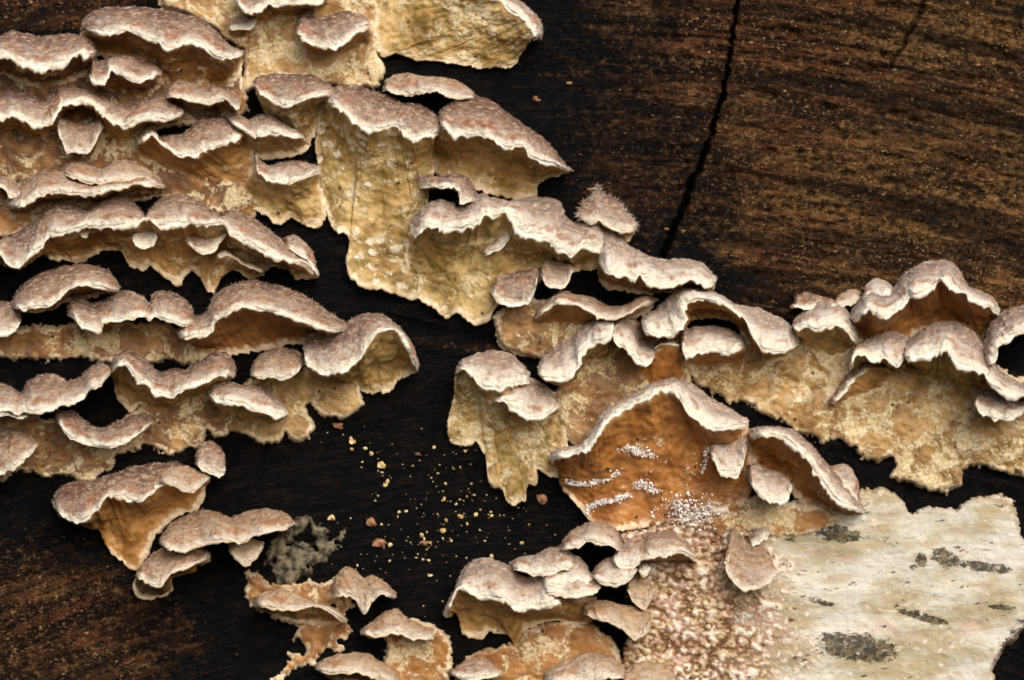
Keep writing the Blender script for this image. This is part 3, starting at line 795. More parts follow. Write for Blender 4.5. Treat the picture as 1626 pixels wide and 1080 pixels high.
bk('long felted bracket over the largest cream spotted sheet',
   [(514,150),(530,139),(560,135),(590,142),(616,152),(636,163),(656,163),(676,170),(689,180),(703,188)],
   [(516,155),(534,167),(553,183),(572,199),(590,204),(618,200),(634,198),(650,218),(680,215),(705,206)],
   [(512,162),(502,215),(506,265),(516,330),(532,363),(554,378),(551,420),(562,447),(590,457),(622,466),(656,474),(676,440),(680,380),(680,320),(690,260),(704,215)],
   D=82, th=9, hue=0.06, cream=0.45, pw=4.5, rag=3.5, spots=1.0)
bk('broad triangular felted bracket beside bare ringed wood',
   [(694,186),(706,169),(722,157),(745,153),(766,156),(792,167),(816,186),(842,206),(866,223),(882,242),(896,260),(905,268)],
   [(698,190),(707,202),(722,213),(747,214),(771,214),(790,226),(809,232),(828,230),(840,244),(864,256),(886,261),(904,270)],
   [(668,240),(676,262),(700,276),(740,292),(780,308),(826,318),(850,312),(853,295),(868,283),(886,278),(903,273)],
   D=92, th=8, hue=0.25, cream=0.3, dark=0.05, pw=3.0)
bk('slim brown bracket lying above the long felted bracket',
   [(607,140),(615,125),(640,115),(670,119),(702,123),(730,130),(750,144),(758,155)],
   [(608,144),(626,148),(650,150),(670,148),(690,144),(706,150),(732,155),(757,157)], D=54, th=4, warm=0.35, base=0.5)
bk('brown curl arching over a small black hollow',
   [(660,274),(690,280),(715,278),(738,280),(752,292),(758,312)],
   [(666,297),(692,296),(714,297),(728,305),(733,322),(757,316)], D=64, th=4, ends=(0.2,0.1))
bk('ruffled whitish bracket over a deep olive yellow hollow',
   [(650,356),(660,340),(676,325),(696,317),(715,322),(731,328),(750,315),(764,305),(786,315),(809,320),(836,315),(866,312),(890,322),(897,340),(906,350),(926,356),(950,352),(970,365)],
   [(651,360),(660,373),(672,362),(688,357),(702,362),(722,362),(746,358),(766,345),(786,343),(801,334),(814,347),(826,366),(842,377),(872,379),(882,394),(906,403),(924,393),(966,400)],
   [(648,375),(644,402),(650,440),(666,470),(690,490),(706,502),(720,497),(737,506),(756,514),(776,508),(786,488),(806,480),(832,468),(852,448),(882,432),(912,430),(942,426),(964,408)],
   D=92, th=8, pale=0.8, hue=0.04, cream=0.4, pw=3.2, scal=3.0)
bk('white crumbly bracket running down to the foot of the crack',
   [(952,372),(968,368),(984,378),(1000,388),(1016,398),(1036,410),(1062,412),(1092,412),(1116,418),(1130,430),(1137,441)],
   [(950,408),(964,430),(984,439),(1006,440),(1018,436),(1032,449),(1054,453),(1080,449),(1104,446),(1124,451),(1136,445)],
   [(948,425),(958,452),(990,462),(1030,466),(1080,464),(1128,462),(1136,450)], D=86, th=7, pale=0.95, hue=0.4, dark=0.5, scal=3.5)
bk('hairy pointed tuft bracket standing alone on ringed wood',
   [(917,341),(926,320),(940,308),(948,293),(956,305),(970,312),(986,325),(1001,345),(1009,357)],
   [(919,344),(930,350),(941,353),(949,346),(960,357),(974,365),(988,366),(1000,363),(1008,359)],
   [(926,352),(944,358),(974,374),(998,383),(1006,366)], D=52, th=6, pale=0.35, fuzz=3.5, hair=9.5, hue=0.3)
bk('dark brown tongue hanging in the olive yellow hollow',
   [(782,452),(794,438),(820,432),(842,427),(858,424)], [(779,463),(790,477),(816,483),(842,476),(857,434)], D=56, th=4, base=0.55, warm=-0.0, fuzz=0.5)
bk('square tan tongue hanging under the ruffled whitish bracket',
   [(861,422),(870,414),(890,417),(911,423)], [(861,438),(869,451),(896,451),(911,428)], D=58, th=5, warm=0.4, base=0.5, fuzz=0.5)
bk('thin rimmed tan bracket with a striped brown underside',
   [(847,504),(858,490),(874,475),(890,463),(906,465),(930,470),(956,481),(973,487),(990,485),(1011,475),(1030,470),(1047,476)],
   [(848,505),(862,494),(878,484),(894,479),(914,483),(936,492),(952,503),(966,506),(986,503),(1002,495),(1016,485),(1040,481)],
   [(850,508),(866,522),(886,529),(908,534),(932,527),(952,513),(976,510),(992,507),(1012,500),(1038,488)], D=72, th=5, warm=0.35, hue=0.75, cream=0.0, dark=0.25)
bk('narrow slanting whitish bracket with a rusty stripe',
   [(856,578),(866,564),(882,550),(906,537),(921,525),(940,509),(958,503),(975,505)],
   [(854,588),(868,599),(896,599),(918,583),(922,558),(944,545),(966,532),(976,510)],
   [(872,604),(888,612),(916,604),(938,572),(966,556),(978,520)], D=88, th=8, pale=0.8, hue=0.2, dark=0.2)
bk('short slanting white bracket crossing the rusty striped one',
   [(982,508),(990,505),(1000,511),(1012,526),(1022,541),(1036,548),(1041,557)],
   [(975,518),(976,540),(992,551),(1004,566),(1018,577),(1030,577),(1041,563)], D=86, th=7, pale=0.8, hue=0.3, dark=0.3)
bk('bright white bracket looping over an orange hollow',
   [(1021,500),(1030,496),(1042,491),(1052,483),(1058,476),(1064,470),(1072,463),(1085,458),(1105,457),(1125,460),(1145,470),(1165,482),(1182,488),(1205,490),(1230,500),(1250,512),(1266,528)],
   [(1018,507),(1024,522),(1040,530),(1062,531),(1078,523),(1088,505),(1088,490),(1098,476),(1120,474),(1145,482),(1165,494),(1182,505),(1190,522),(1207,550),(1225,557),(1250,555),(1268,545)],
   [(1024,530),(1050,540),(1082,538),(1088,520),(1096,508),(1112,506),(1140,505),(1166,514),(1182,536),(1202,562),(1228,568),(1268,552)],
   D=90, th=8, pale=1.0, hue=0.7, cream=0.0, scal=3)
bk('white rectangular bracket sheltered under the looping white one',
   [(1080,527),(1096,520),(1120,518),(1150,520),(1170,530),(1181,540)],
   [(1082,546),(1089,562),(1112,560),(1136,556),(1154,558),(1181,545)],
   [(1088,570),(1120,582),(1160,584),(1196,575),(1186,550)], D=78, th=7, pale=1.0, hue=0.75, cream=0.0, scal=3)
bk('small white capped bracket over the hollow at the crust',
   [(1255,520),(1265,505),(1280,493),(1300,480),(1320,478),(1340,488),(1353,502),(1360,522)],
   [(1257,518),(1266,521),(1280,514),(1296,520),(1314,519),(1328,515),(1344,523),(1360,542)],
   [(1258,530),(1275,556),(1300,575),(1325,585),(1345,575),(1360,552)], D=84, th=6, pale=0.9, hue=0.1, cream=0.2, dark=0.1)
bk('little mauve bracket peeping behind a white capped bracket',
   [(1256,486),(1268,471),(1290,467),(1314,474),(1332,482)], [(1256,488),(1270,490),(1290,488),(1312,487),(1330,486)], D=46, th=5, pale=0.1, base=0.5)
bk('little tan scrap of bracket beside the round knob',
   [(1326,480),(1338,466),(1352,461),(1366,464)], [(1328,484),(1340,484),(1352,482),(1366,478)], D=40, th=4, warm=0.4, base=0.5, fuzz=0.6)
bk('large white peaked bracket roofing a deep brown cavity',
   [(1348,508),(1358,484),(1374,466),(1388,462),(1402,462),(1418,458),(1430,440),(1450,425),(1475,415),(1495,412),(1515,420),(1530,440),(1538,455),(1556,462),(1576,473),(1588,490)],
   [(1350,508),(1366,500),(1380,491),(1394,498),(1406,502),(1426,488),(1443,474),(1446,464),(1462,465),(1482,454),(1495,438),(1509,455),(1526,464),(1548,477),(1572,487),(1587,498)],
   [(1352,520),(1366,548),(1385,562),(1412,552),(1446,536),(1482,528),(1522,530),(1552,545),(1576,535),(1588,506)],
   D=104, th=7, pale=0.85, hue=0.85, cream=0.0, dark=0.3, pw=2.6, scal=3.2)
bk('smooth cream knob on the shoulder of the peaked bracket',
   [(1372,466),(1375,452),(1390,444),(1408,448),(1419,460)], [(1373,472),(1382,474),(1394,474),(1406,472),(1418,467)], D=58, th=5, pale=0.75, fuzz=0.5, base=0.5)
bk('low white scalloped bracket with a mauve folded flap',
   [(1350,556),(1364,546),(1385,535),(1405,527),(1426,528),(1446,538)],
   [(1348,586),(1360,560),(1386,570),(1412,571),(1424,579),(1440,562)],
   [(1352,592),(1372,584),(1396,582),(1422,590),(1442,570)], D=88, th=7, pale=0.85, hue=0.05, cream=0.3)
bk('smooth arched white bracket in front of the deep brown cavity',
   [(1430,556),(1445,540),(1465,522),(1490,512),(1515,512),(1540,520),(1556,540),(1572,566),(1590,590),(1610,604),(1650,622)],
   [(1430,560),(1446,566),(1470,564),(1490,557),(1502,552),(1518,574),(1545,586),(1566,594),(1578,612),(1604,624),(1650,630)],
   [(1432,572),(1446,590),(1480,612),(1530,625),(1566,622),(1585,628),(1650,640)], D=112, th=10, pale=0.9, hue=0.04, cream=0.25, ends=(0.1,0.01))
bk('white bracket bending down beside the arched white one',
   [(1556,562),(1560,545),(1566,525),(1580,506),(1602,490),(1650,476)],
   [(1562,584),(1580,572),(1586,546),(1600,541),(1614,530),(1650,524)], D=104, th=7, pale=0.6, hue=0.8, dark=0.6, ends=(0.1,0.01))
bk('smooth round white lobe drooping at the edge of the crust',
   [(1549,628),(1562,618),(1590,618),(1612,622),(1650,626)], [(1546,640),(1560,657),(1588,665),(1616,657),(1650,640)], D=88, th=7, pale=0.6, fuzz=0.4, ends=(0.1,0.01), base=0.5)
bk('thin mauve brown folded flap over an orange wedge',
   [(1362,572),(1350,588),(1338,604),(1326,622),(1316,636)], [(1380,580),(1366,597),(1350,610),(1336,628),(1322,642)],
   [(1440,586),(1434,606),(1400,618),(1366,630),(1326,646)], D=44, th=4, pale=0.1, hue=0.6, cream=0.0, fuzz=0.5)

bk('rounded whitish bracket over a pale pink edged sheet',
   [(724,582),(740,568),(770,560),(806,560),(826,572),(840,592)],
   [(724,588),(744,590),(762,608),(794,617),(818,609),(842,602)],
   [(724,594),(719,640),(711,668),(716,700),(738,712),(756,704),(770,721),(786,731),(774,752),(782,770),(796,776),(806,798),(820,803),(834,790),(836,774),(852,768),(856,750),(880,757),(895,735),(905,690),(900,650),(880,622),(846,606)],
   D=80, th=8, pale=0.8, hue=0.1, cream=0.62, pw=4.5, rag=4.5)
bk('oval whitish bracket with a small hooked lip below the rounded one',
   [(800,622),(814,612),(840,600),(862,610),(877,626),(887,640)],
   [(784,634),(798,638),(814,646),(838,662),(866,661),(888,645)], D=96, th=7, pale=0.75, base=0.5)
bk('huge amber shell shaped bracket with a white furry rim',
   [(871,728),(885,712),(920,707),(938,685),(955,660),(980,640),(1012,622),(1045,606),(1075,602),(1105,614),(1140,640),(1170,656),(1190,668)],
   [(873,731),(890,722),(925,715),(945,695),(961,670),(986,651),(1020,633),(1050,619),(1072,620),(1086,645),(1112,670),(1150,680),(1188,673)],
   [(884,738),(890,765),(906,790),(926,815),(946,835),(980,842),(1030,838),(1080,832),(1110,815),(1142,806),(1172,796),(1192,780),(1192,700)],
   D=96, th=7, pale=1.0, hue=0.95, cream=0.0, pw=2.2, rag=3)
bk('cream tongue hanging inside the amber shell shaped bracket',
   [(1130,698),(1145,686),(1168,684),(1184,690)], [(1130,722),(1144,748),(1170,753),(1186,716)], D=62, th=6, pale=0.75, base=0.6)
bk('brown ear shaped bracket with a thick cream rim',
   [(1187,683),(1206,678),(1240,678),(1266,688),(1292,710),(1316,740),(1336,762),(1356,786),(1376,812)],
   [(1189,688),(1214,687),(1240,692),(1264,707),(1284,730),(1299,752),(1316,776),(1335,796),(1373,814)],
   [(1187,694),(1190,722),(1202,748),(1230,764),(1256,784),(1284,804),(1322,815),(1350,818),(1373,818)],
   D=88, th=9, pale=0.6, hue=0.95, cream=0.0, pw=2.6)
bk('pale tongue filling the mouth of the ear shaped bracket',
   [(1187,738),(1200,735),(1220,744),(1244,752),(1259,764)], [(1189,764),(1206,784),(1226,796),(1248,791),(1259,774)], D=84, th=7, pale=0.7, base=0.5)
bk('beige pear shaped tongue on the granular patch',
   [(1156,852),(1164,838),(1174,846),(1186,861),(1210,866),(1223,882),(1230,902)],
   [(1155,880),(1153,902),(1164,921),(1180,935),(1202,931),(1222,924),(1236,908)], D=54, th=6, pale=0.35, warm=0.5, base=0.5)

bk('white bracket with rust flecked lobes over a drooping amber underside',
   [(704,972),(718,945),(730,915),(746,893),(770,884),(796,892),(815,902),(832,916),(852,912),(872,902)],
   [(704,977),(716,955),(728,932),(750,940),(776,948),(800,950),(816,963),(846,963),(876,958),(888,945)],
   [(722,970),(746,976),(732,998),(745,1012),(766,1015),(781,1003),(810,1010),(822,1037),(836,1006),(856,990),(892,985),(930,990),(950,972),(945,948)],
   D=96, th=9, pale=0.85, warm=0.1, hue=0.4, cream=0.15, pw=2.2)
bk('white ridge bracket behind a narrow black slit',
   [(808,893),(830,882),(850,882),(866,872),(886,868),(902,870),(912,886)],
   [(812,904),(830,905),(842,909),(862,912),(880,908),(894,902),(912,904)], D=74, th=5, pale=0.5, base=0.5)
bk('banded arch bracket over a black window shaped gap',
   [(886,872),(900,850),(920,836),(945,828),(966,832),(980,844),(987,862)],
   [(889,873),(906,870),(921,867),(934,857),(954,861),(970,868),(987,875)], D=72, th=5, pale=0.35, warm=0.3, base=0.5)
bk('white lobe with a rusty centre in front of the slit',
   [(862,928),(884,912),(906,903),(926,905),(946,915),(953,926)], [(862,936),(882,943),(906,945),(928,943),(946,940),(953,930)], D=92, th=8, pale=0.6, warm=0.3, base=0.5)
bk('white lobe with a rusty centre below the black gap',
   [(938,910),(955,893),(972,885),(990,887),(1005,894),(1012,903)], [(940,914),(955,923),(974,927),(994,921),(1008,910),(1013,904)], D=90, th=8, pale=0.6, warm=0.3, base=0.5)
bk('folded beige bracket reaching over the granular patch',
   [(982,870),(1000,860),(1018,856),(1030,846),(1050,841),(1076,846),(1092,862),(1107,886)],
   [(982,880),(1000,888),(1018,886),(1032,884),(1052,882),(1068,876),(1084,875),(1107,891)],
   [(986,890),(1020,896),(1060,900),(1090,898),(1107,894)], D=76, th=6, pale=0.3, warm=0.3, hue=0.6, dark=0.6)
bk('pale bridge of bracket between the slit and the window shaped gap',
   [(860,908),(880,893),(900,885),(918,884),(930,896),(938,914)], [(858,928),(880,931),(900,930),(920,928),(934,926),(944,920)], D=82, th=5, pale=0.8, base=0.5)
bk('small white fold joining the window shaped gap to the beige bracket',
   [(972,884),(984,868),(1000,861),(1018,868)], [(974,892),(988,901),(1004,899),(1019,888)], D=80, th=5, pale=0.75, base=0.5)
bk('smooth tan shelf tucked below the rust flecked lobes',
   [(924,968),(940,953),(970,955),(1010,966),(1032,972)], [(926,974),(952,984),(984,995),(1008,1014),(1033,996)], D=70, th=5, warm=0.9, fuzz=0.3, base=0.5)
bk('small tan flap hanging over the granules',
   [(994,918),(1010,910),(1026,916),(1034,930)], [(994,934),(1008,956),(1026,964),(1036,944)], D=50, th=4, warm=0.8, fuzz=0.3, base=0.6)

bk('narrow tan bracket with a thin shadowed underside on lichen',
   [(402,948),(420,941),(450,936),(480,950),(502,956),(530,966),(552,984)], [(403,960),(430,963),(455,968),(480,965),(502,963),(524,970),(552,987)],
   [(404,966),(430,976),(462,987),(492,992),(522,994),(548,990)], D=58, th=4, warm=0.8, hue=0.5, dark=0.3, fuzz=0.4)
bk('crinkled tan bracket with a small drooping flap on black wood',
   [(524,930),(540,906),(556,901),(576,915),(596,914),(616,926),(627,944)], [(528,948),(548,947),(564,950),(578,971),(592,952),(608,943),(627,949)], D=56, th=4, warm=0.6, fuzz=0.5, lump=3.2)
bk('small peaked tan bracket over a square black gap',
   [(572,1002),(592,984),(612,970),(630,967),(646,980),(662,990),(684,1002)], [(572,1005),(592,1010),(614,1008),(636,1005),(656,1013),(684,1012),(690,1008)], D=60, th=5, warm=0.6, fuzz=0.5)
bk('flat buff bracket low on the black wood',
   [(500,1056),(520,1043),(546,1037),(576,1036),(602,1048),(622,1060),(632,1076)], [(500,1060),(522,1066),(546,1065),(572,1069),(598,1074),(618,1079),(632,1080)],
   [(505,1066),(540,1080),(590,1090),(630,1086)], D=62, th=6, warm=0.8, hue=0.8, dark=0.3, fuzz=0.5)
bk('small dull brown bracket left of the leathery crust',
   [(716,1066),(735,1052),(760,1046),(782,1052),(796,1066)], [(716,1070),(735,1076),(758,1078),(780,1074),(796,1070)], D=52, th=5, warm=0.2, fuzz=0.6)
bk('orange centred white bracket below the leathery crust',
   [(862,1070),(890,1056),(920,1040),(945,1036),(970,1042),(988,1058),(996,1074)], [(864,1080),(892,1082),(920,1078),(944,1080),(960,1074),(980,1076),(996,1080)], D=74, th=7, pale=0.45, warm=0.7, fuzz=0.5)
bk('smooth peach coloured bracket at the foot of the granules',
   [(984,1074),(1000,1058),(1025,1051),(1050,1053),(1068,1066),(1076,1084)], [(984,1086),(1004,1094),(1026,1098),(1048,1098),(1066,1096),(1076,1090)], D=66, th=7, pale=0.4, warm=1.0, fuzz=0.3)

# left cluster
bk('two tiered beige bracket, its hind humped tier',
   [(96,268),(114,257),(134,258),(150,266),(166,265),(184,256),(202,254),(222,262),(242,276),(262,294)],
   [(98,276),(116,282),(136,287),(152,289),(168,288),(186,285),(204,286),(224,288),(244,292),(262,297)], D=64, th=5, warm=0.4, base=0.5)
bk('two tiered beige bracket, its long slanting front tier',
   [(10,318),(30,300),(50,282),(70,271),(95,270),(120,282),(150,288),(172,285),(202,278),(232,280),(258,291)],
   [(13,326),(32,325),(50,317),(64,309),(84,305),(112,306),(142,308),(166,300),(196,298),(228,292),(262,296)],
   [(20,330),(50,340),(90,325),(140,320),(190,315),(230,305),(262,299)], D=84, th=6, warm=0.35, pale=0.3, hue=0.7, dark=0.5)
bk('small beige curl touching the two tiered bracket',
   [(-20,286),(2,281),(16,283),(28,294),(33,304)], [(-20,300),(6,297),(15,311),(26,310),(33,307)], D=60, th=5, warm=0.3, ends=(0.01,0.1))
bk('longest knobbly bracket of domed lobes across the left cluster',
   [(-24,386),(0,380),(22,371),(45,358),(64,346),(76,330),(96,322),(120,326),(138,337),(150,328),(166,315),(186,310),(206,316),(222,330),(231,343),(240,326),(265,312),(290,310),(316,320),(340,335),(352,343),(366,336),(386,338),(411,352),(436,372),(460,395),(486,415),(506,436)],
   [(-24,402),(0,402),(16,422),(34,420),(48,400),(66,389),(80,368),(96,370),(118,363),(134,358),(148,358),(170,357),(195,356),(218,353),(232,344),(250,355),(268,356),(290,353),(316,356),(338,355),(352,352),(364,368),(382,380),(402,387),(426,400),(452,411),(482,418),(504,439)],
   [(-24,410),(16,428),(40,420),(62,408),(92,412),(130,416),(152,402),(190,396),(206,424),(222,428),(244,426),(268,446),(284,456),(300,430),(322,446),(332,462),(346,440),(372,424),(402,432),(442,426),(472,440),(502,442)],
   D=90, th=8, pale=0.35, warm=0.1, hue=0.5, cream=0.45, dark=0.1, ends=(0.01,0.08), pw=2.8, rag=5)
bk('round cream button hanging under the knobbly bracket',
   [(209,364),(220,357),(238,356),(252,364)], [(208,374),(218,388),(240,389),(252,373)], D=74, th=7, pale=0.45, base=0.6)
bk('tiny cream drip hanging under the knobbly bracket',
   [(126,360),(132,357),(138,357),(143,362)], [(126,367),(131,375),(138,374),(142,366)], D=72, th=4, pale=0.6, base=0.7, fuzz=0.3)
bk('sagging felted lobe in a hollow of the knobbly bracket',
   [(291,374),(306,372),(332,366),(358,358)], [(296,386),(322,400),(348,390),(364,364)], D=74, th=5, warm=0.2, base=0.55)
bk('smooth brown arched bracket above the mid row',
   [(18,482),(26,464),(46,445),(72,432),(102,422),(132,420),(162,425),(181,438),(191,456)],
   [(19,486),(36,491),(56,485),(80,484),(94,472),(110,458),(132,452),(162,455),(190,460)],
   [(26,494),(60,496),(90,488),(120,474),(160,470),(190,463)], D=94, th=5, warm=0.1, hue=0.6, dark=0.5)
bk('whitish stub bracket below the smooth brown arched one',
   [(-22,478),(0,477),(20,481),(34,502)], [(-22,530),(6,529),(22,522),(34,509)], D=84, th=7, pale=0.4, ends=(0.01,0.1))
bk('three lobed bracket with a white knot between its domes',
   [(106,492),(111,476),(126,470),(146,480),(162,477),(182,465),(202,463),(226,470),(236,481),(246,466),(262,462),(287,470),(302,486),(309,506)],
   [(107,499),(120,507),(136,521),(158,522),(164,512),(182,508),(206,506),(228,501),(237,506),(248,501),(266,507),(286,513),(300,514),(309,511)],
   None, D=92, th=6, pale=0.3)
bk('thick domed bracket overhanging a dark amber cavity',
   [(282,522),(300,506),(320,500),(331,490),(341,468),(361,455),(390,448),(421,448),(456,458),(491,475),(521,495),(546,510),(554,520)],
   [(281,526),(292,534),(312,532),(334,528),(341,508),(355,502),(371,492),(396,488),(421,492),(451,497),(482,509),(520,522),(554,524)],
   [(288,540),(312,552),(340,568),(366,566),(386,560),(422,556),(460,548),(502,540),(552,528)], D=100, th=6, pale=0.3, warm=0.15, hue=0.85, cream=0.05, dark=0.35, hair=5)
bk('cup shaped bracket curled over a glowing yellow underside',
   [(482,547),(490,536),(506,532),(522,529),(540,520),(556,507),(580,498),(606,500),(630,515),(646,535),(659,560),(666,580)],
   [(482,552),(486,575),(502,589),(522,592),(546,585),(566,573),(580,551),(596,531),(616,522),(636,528),(650,552),(664,586)],
   [(496,596),(522,602),(545,600),(552,612),(572,620),(598,625),(622,616),(634,602),(648,596),(664,590)], D=92, th=7, pale=0.45, hue=0.12, cream=0.1, pw=1.8)
bk('small rounded tan bracket beside the cup shaped one',
   [(398,592),(406,570),(426,555),(450,552),(474,560),(481,571)], [(399,595),(415,598),(432,596),(447,599),(466,593),(481,578)], D=76, th=5, warm=0.25, base=0.45)
bk('broad rusty centred bracket at the edge below the pitted crust',
   [(-24,605),(0,608),(20,617),(33,622),(42,608),(62,596),(86,594),(106,604),(126,599),(141,585),(160,576),(177,581)],
   [(-24,652),(8,650),(26,656),(38,650),(52,653),(76,651),(92,643),(112,642),(131,632),(144,617),(162,608),(178,590)],
   None, D=92, th=8, pale=0.35, warm=0.1, ends=(0.01,0.1))
bk('cream lobe drooping below the rusty centred bracket',
   [(-22,648),(0,645),(24,648),(46,655)], [(-22,660),(8,658),(32,664),(47,660)], D=84, th=5, pale=0.5, ends=(0.01,0.1), base=0.6)
bk('zigzag bracket folding over a yellow hollow in the left cluster',
   [(176,588),(181,566),(200,556),(216,560),(231,570),(244,585),(256,590),(276,585),(296,588),(316,575),(336,560),(356,560),(369,572),(373,592)],
   [(178,592),(186,580),(200,577),(211,592),(218,604),(233,608),(247,623),(270,629),(286,620),(306,612),(326,605),(346,598),(362,594),(373,597)],
   [(179,602),(188,632),(206,652),(226,644),(250,656),(290,648),(330,626),(368,602)], D=94, th=6, pale=0.3, hue=0.15, cream=0.2, dark=0.1)
bk('white frilly bracket over yellow lobed crust',
   [(329,614),(345,602),(366,606),(388,612),(412,612),(440,632),(459,651)], [(330,624),(346,637),(364,636),(386,641),(408,653),(440,660),(459,654)],
   [(336,640),(356,654),(386,668),(420,676),(450,670),(458,658)], D=88, th=7, pale=0.55, hue=0.05, cream=0.4)
bk('dusky boat shaped bracket hanging under a black hole',
   [(88,650),(102,654),(116,652),(128,662),(142,675),(162,680),(186,670),(211,660),(236,659),(243,665)],
   [(90,664),(98,678),(112,692),(132,703),(152,706),(176,708),(196,704),(210,697),(224,684),(243,669)], D=80, th=6, pale=0.25)
bk('dull fan shaped bracket at the edge of the honeycombed crust',
   [(-22,690),(0,684),(22,680),(46,690),(62,702)], [(-22,768),(4,752),(26,738),(46,722),(62,706)], D=62, th=6, pale=0.2, warm=0.3, ends=(0.01,0.1), hue=0.4)
bk('layered pinkish bracket over a dangling orange tongue',
   [(84,797),(91,780),(110,768),(140,762),(170,755),(200,745),(250,735),(280,733),(302,744),(332,752)],
   [(85,803),(98,817),(120,827),(150,812),(166,790),(192,788),(218,794),(242,780),(262,768),(332,762)],
   [(95,822),(122,829),(152,820),(157,834),(170,852),(176,876),(192,890),(216,904),(234,880),(244,858),(264,830),(290,816),(316,800),(328,768)],
   D=80, th=7, pale=0.15, hue=0.75, cream=0.12, pw=3.0)
bk('buff bracket end lying on the layered pinkish bracket',
   [(250,752),(270,742),(292,741),(316,748),(333,755)], [(252,764),(272,770),(300,780),(318,770),(333,759)], D=86, th=6, warm=0.7, base=0.55, fuzz=0.5)
bk('wide smooth buff bracket beside the lichen crust',
   [(253,857),(266,835),(291,820),(321,810),(346,812),(366,820),(386,815),(420,808),(451,812),(469,828)],
   [(254,860),(268,870),(288,873),(314,866),(342,858),(366,857),(386,860),(412,848),(446,842),(469,831)], None, D=84, th=6, warm=0.5, pale=0.2, fuzz=0.7)
bk('lowest buff bracket of the left cluster with an orange scalloped hem',
   [(217,906),(240,881),(270,868),(301,867),(325,870),(334,879)], [(217,912),(230,922),(254,928),(272,910),(302,898),(334,884)],
   [(214,920),(212,937),(228,952),(250,946),(273,938),(274,918),(302,906),(332,888)], D=78, th=7, warm=0.5, hue=0.75, cream=0.05, fuzz=0.7)
bk('pale wedge of bracket hanging below the wide buff one',
   [(361,860),(380,855),(400,855),(418,860)], [(363,872),(386,895),(404,886),(418,866)], D=54, th=5, warm=0.8, fuzz=0.4, base=0.6)
bk('small purplish bracket beside the buff bracket end',
   [(310,724),(320,706),(340,700),(354,714),(358,734)], [(311,736),(322,744),(338,750),(352,757),(358,742)], D=50, th=5, fuzz=0.6, warm=0.1, base=0.55)

bk('dark purple brown tip behind the end of the knobbly bracket',
   [(448,380),(466,373),(484,384),(498,408),(506,436)], [(456,394),(470,400),(484,408),(496,424),(505,440)], D=46, th=4, fuzz=0.5, base=0.55)
bk('brown creased flap in the top of the olive yellow hollow',
   [(806,348),(794,362),(778,378),(762,398)], [(818,362),(808,376),(792,393),(768,406)], D=50, th=3, fuzz=0.3, base=0.6)
bk('thin ochre fold below the end of the knobbly bracket',
   [(340,402),(358,396),(376,405),(396,417),(422,428)], [(341,408),(360,404),(378,413),(398,425),(421,433)],
   [(334,426),(330,456),(342,462),(352,440),(372,428),(402,442),(420,437)], D=52, th=3, warm=0.6, hue=0.45, cream=0.4, fuzz=0.3)
bk('pinkish lobe behind the rim of the ear shaped bracket',
   [(1318,742),(1340,737),(1356,750),(1363,774),(1368,796)], [(1320,752),(1334,766),(1346,780),(1356,792),(1366,802)], D=44, th=4, pale=0.35, fuzz=0.6, base=0.55)
bk('tiny beige knob under the folded beige bracket',
   [(1013,899),(1019,893),(1027,892),(1033,898)], [(1015,906),(1020,912),(1027,911),(1032,904)], D=66, th=4, pale=0.4, fuzz=0.3, base=0.7)
bk('thin translucent brown flap behind the slanting white brackets',
   [(1034,552),(1050,542),(1066,540),(1080,544)], [(1036,556),(1052,547),(1066,545),(1080,549)],
   [(1030,575),(1012,600),(1040,618),(1070,616),(1088,608),(1086,575)], D=52, th=3, pale=0.1, hue=1.0, cream=0.0, fuzz=0.2, pw=1.2)
bk('small pinkish scrap beside the pear shaped tongue',
   [(1186,858),(1196,842),(1210,838),(1222,841)], [(1190,865),(1202,863),(1213,858),(1222,846)], D=34, th=3, pale=0.3, fuzz=0.4, base=0.6)

# ------------------------------------------------------------------ small bits
rs = np.random.RandomState(21)
pts = []
for cx, cy, sx, sy, n in ((690,770,45,45,34), (745,800,40,40,30), (610,740,35,30,14), (650,870,60,25,22), (720,840,50,30,26), (600,860,40,25,10), (560,690,25,15,6), (830,850,40,25,10), (690,940,50,40,12), (735,700,20,20,8)):
    for k in range(int(n * 1.5)):
        x, y = cx + rs.normal() * sx, cy + rs.normal() * sy
        pts.append((x, y, float(wood_height(x, y)) + 0.5, 0.8 + 3.4 * rs.rand() ** 4))
crumbs('crumbs', 'pale yellow crumbs scattered over the black wood', 'crumbs', pts, M_CRUMB, 5)
for x, y, r, red, lab in ((536,676,7,1,'reddish double crumb below the yellow lobed crust'), (558,699,6,0,'cream crumb on black wood below the yellow lobed crust'),
                     (605,738,6,0,'oblong cream crumb above its smaller twin on black wood'), (663,721,5,1,'small pink crumb near the pale pink edged sheet'),
                     (601,861,10,1,'brown folded flake alone on black wood'), (671,862,6,1,'square orange crumb on black wood'),
                     (860,792,8,1,'orange brown crumb beside the amber shell shaped bracket'), (850,156,7,1,'tan crumb on ringed wood beside the triangular bracket'),
                     (526,822,6,0,'bluish white crumb near the lichen crust'), (588,829,8,1,'flat tan crumb on black wood above the folded flake')):
    o = crumbs('wood_crumb', None, None, [(x, y, float(wood_height(x, y)) + 2, r), (x + r * .7, y + r * .4, float(wood_height(x, y)) + 2, r * .6)], M_CRUMB_RED if red else M_CRUMB, int(x), kind=False)
    tag(o, lab, 'crumb', 'single crumbs on the wood')
tri = ([], [], [])
n = 0
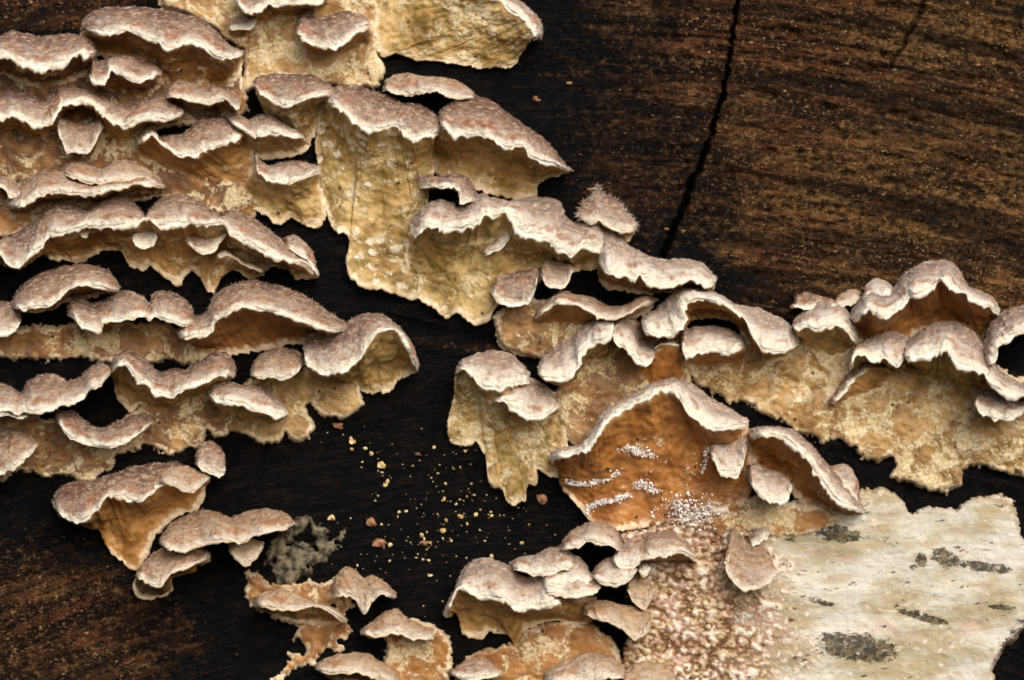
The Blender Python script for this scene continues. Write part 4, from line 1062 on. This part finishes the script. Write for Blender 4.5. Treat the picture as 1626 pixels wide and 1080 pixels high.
while n < 420:
    x, y = rs.uniform(990, 1300), rs.uniform(812, 1110)
    g = float(grain_mask(np.array(x), np.array(y)))
    c = float(fbm(x / 46.0, y / 40.0, 1.0, 2))
    if rs.rand() < g * (0.25 + 0.75 * (c > -0.15)):
        k = int(np.clip(1 + 1.6 * float(perlin(x / 60.0, y / 50.0, 9.0)) + rs.normal() * 0.8, 0, 2))
        tri[k].append((x, y, 7 + 9 * float(gran_height(np.array(x), np.array(y))), 1.2 + 4.2 * rs.rand() ** 3))
        n += 1
for p, m, l in zip(tri, (M_GRAIN, M_GRAIN_PINK, M_GRAIN_OCHRE), ('cream', 'pinkish', 'ochre')):
    crumbs('granules', l + ' granules packed beside the chalky white crust', 'granules', p, m, 6, smooth=True, flat=0.55, aspect=1.25)
# loose fibres and chips of rotten wood
x, y = rs.uniform(-100, 1720, 60000), rs.uniform(-80, 1160, 60000)
n = fbm(x / 150.0, y / 95.0, 6.0, 1)
ur = sstep(-60, 330, (x - 900) * 0.85 - (y - 200) * 0.30 + n * 130) * sstep(520, 420, y) * (x > 850) * (y < 480)
ll = sstep(420, 60, x + (980 - y) * 0.75 + n * 130) * sstep(790, 930, y) * 0.9
pr = np.maximum.reduce([ur, ll, 1.0 * ((x < 260) & (y < 45)), 0.22 * ((x > 850) & (y < 420)), 0 * x + 0.012])
pr = pr * (0.2 + 0.8 * (fbm(x / 42.0, y / 16.0, 3.0, 2) > 0.05))
sel = np.where(rs.rand(60000) < pr)[0][:1600]
hz = wood_height(x[sel], y[sel])
pts = [(a_, b_, c_ + 0.3, 0.5 + 2.4 * r_ ** 6) for a_, b_, c_, r_ in zip(x[sel], y[sel], hz, rs.rand(len(sel)))]
crumbs('wood_chips', 'tiny loose brown fibres and chips clinging to the rotten wood', 'wood chips', pts, M_CHIP, 9, flat=0.7, aspect=1.7)
pts = []
for cx, cy, sx, sy, n, d in ((1092,815,24,14,170,15), (1120,808,14,12,60,15), (1075,800,10,8,24,16)):
    for k in range(n * 2):
        x, y = cx + rs.normal() * sx, cy + rs.normal() * sy
        pts.append((x, y, d + 4 * rs.rand(), 0.8 + 3.2 * rs.rand() ** 4))
for line, n, w, d0 in (([(962,695),(985,706),(1010,716),(1034,722)], 170, 6, 44), ([(896,764),(920,770),(950,764),(984,752)], 130, 3.2, 25), ([(930,815),(945,800),(970,796),(1000,785)], 120, 3.0, 18),
                    ([(1008,772),(1022,768),(1042,782)], 60, 5, 24), ([(1124,690),(1122,720),(1116,752)], 40, 2.0, 34)):
    n *= 3
    p = smooth_poly(line, n)
    for k in range(n):
        pts.append((p[k, 0] + rs.normal() * w, p[k, 1] + rs.normal() * w * 0.7, d0 + 2 * rs.rand(), 0.7 + 2.2 * rs.rand() ** 4))
for k in range(40):
    pts.append((1030 + rs.normal() * 60, 740 + rs.normal() * 42, 24 + 14 * rs.rand(), 0.8 + 1.2 * rs.rand()))
crumbs('white_bloom', 'white powdery bloom on the amber shell shaped bracket', 'bloom', pts, M_BLOOM, 8, smooth=True, flat=0.6)
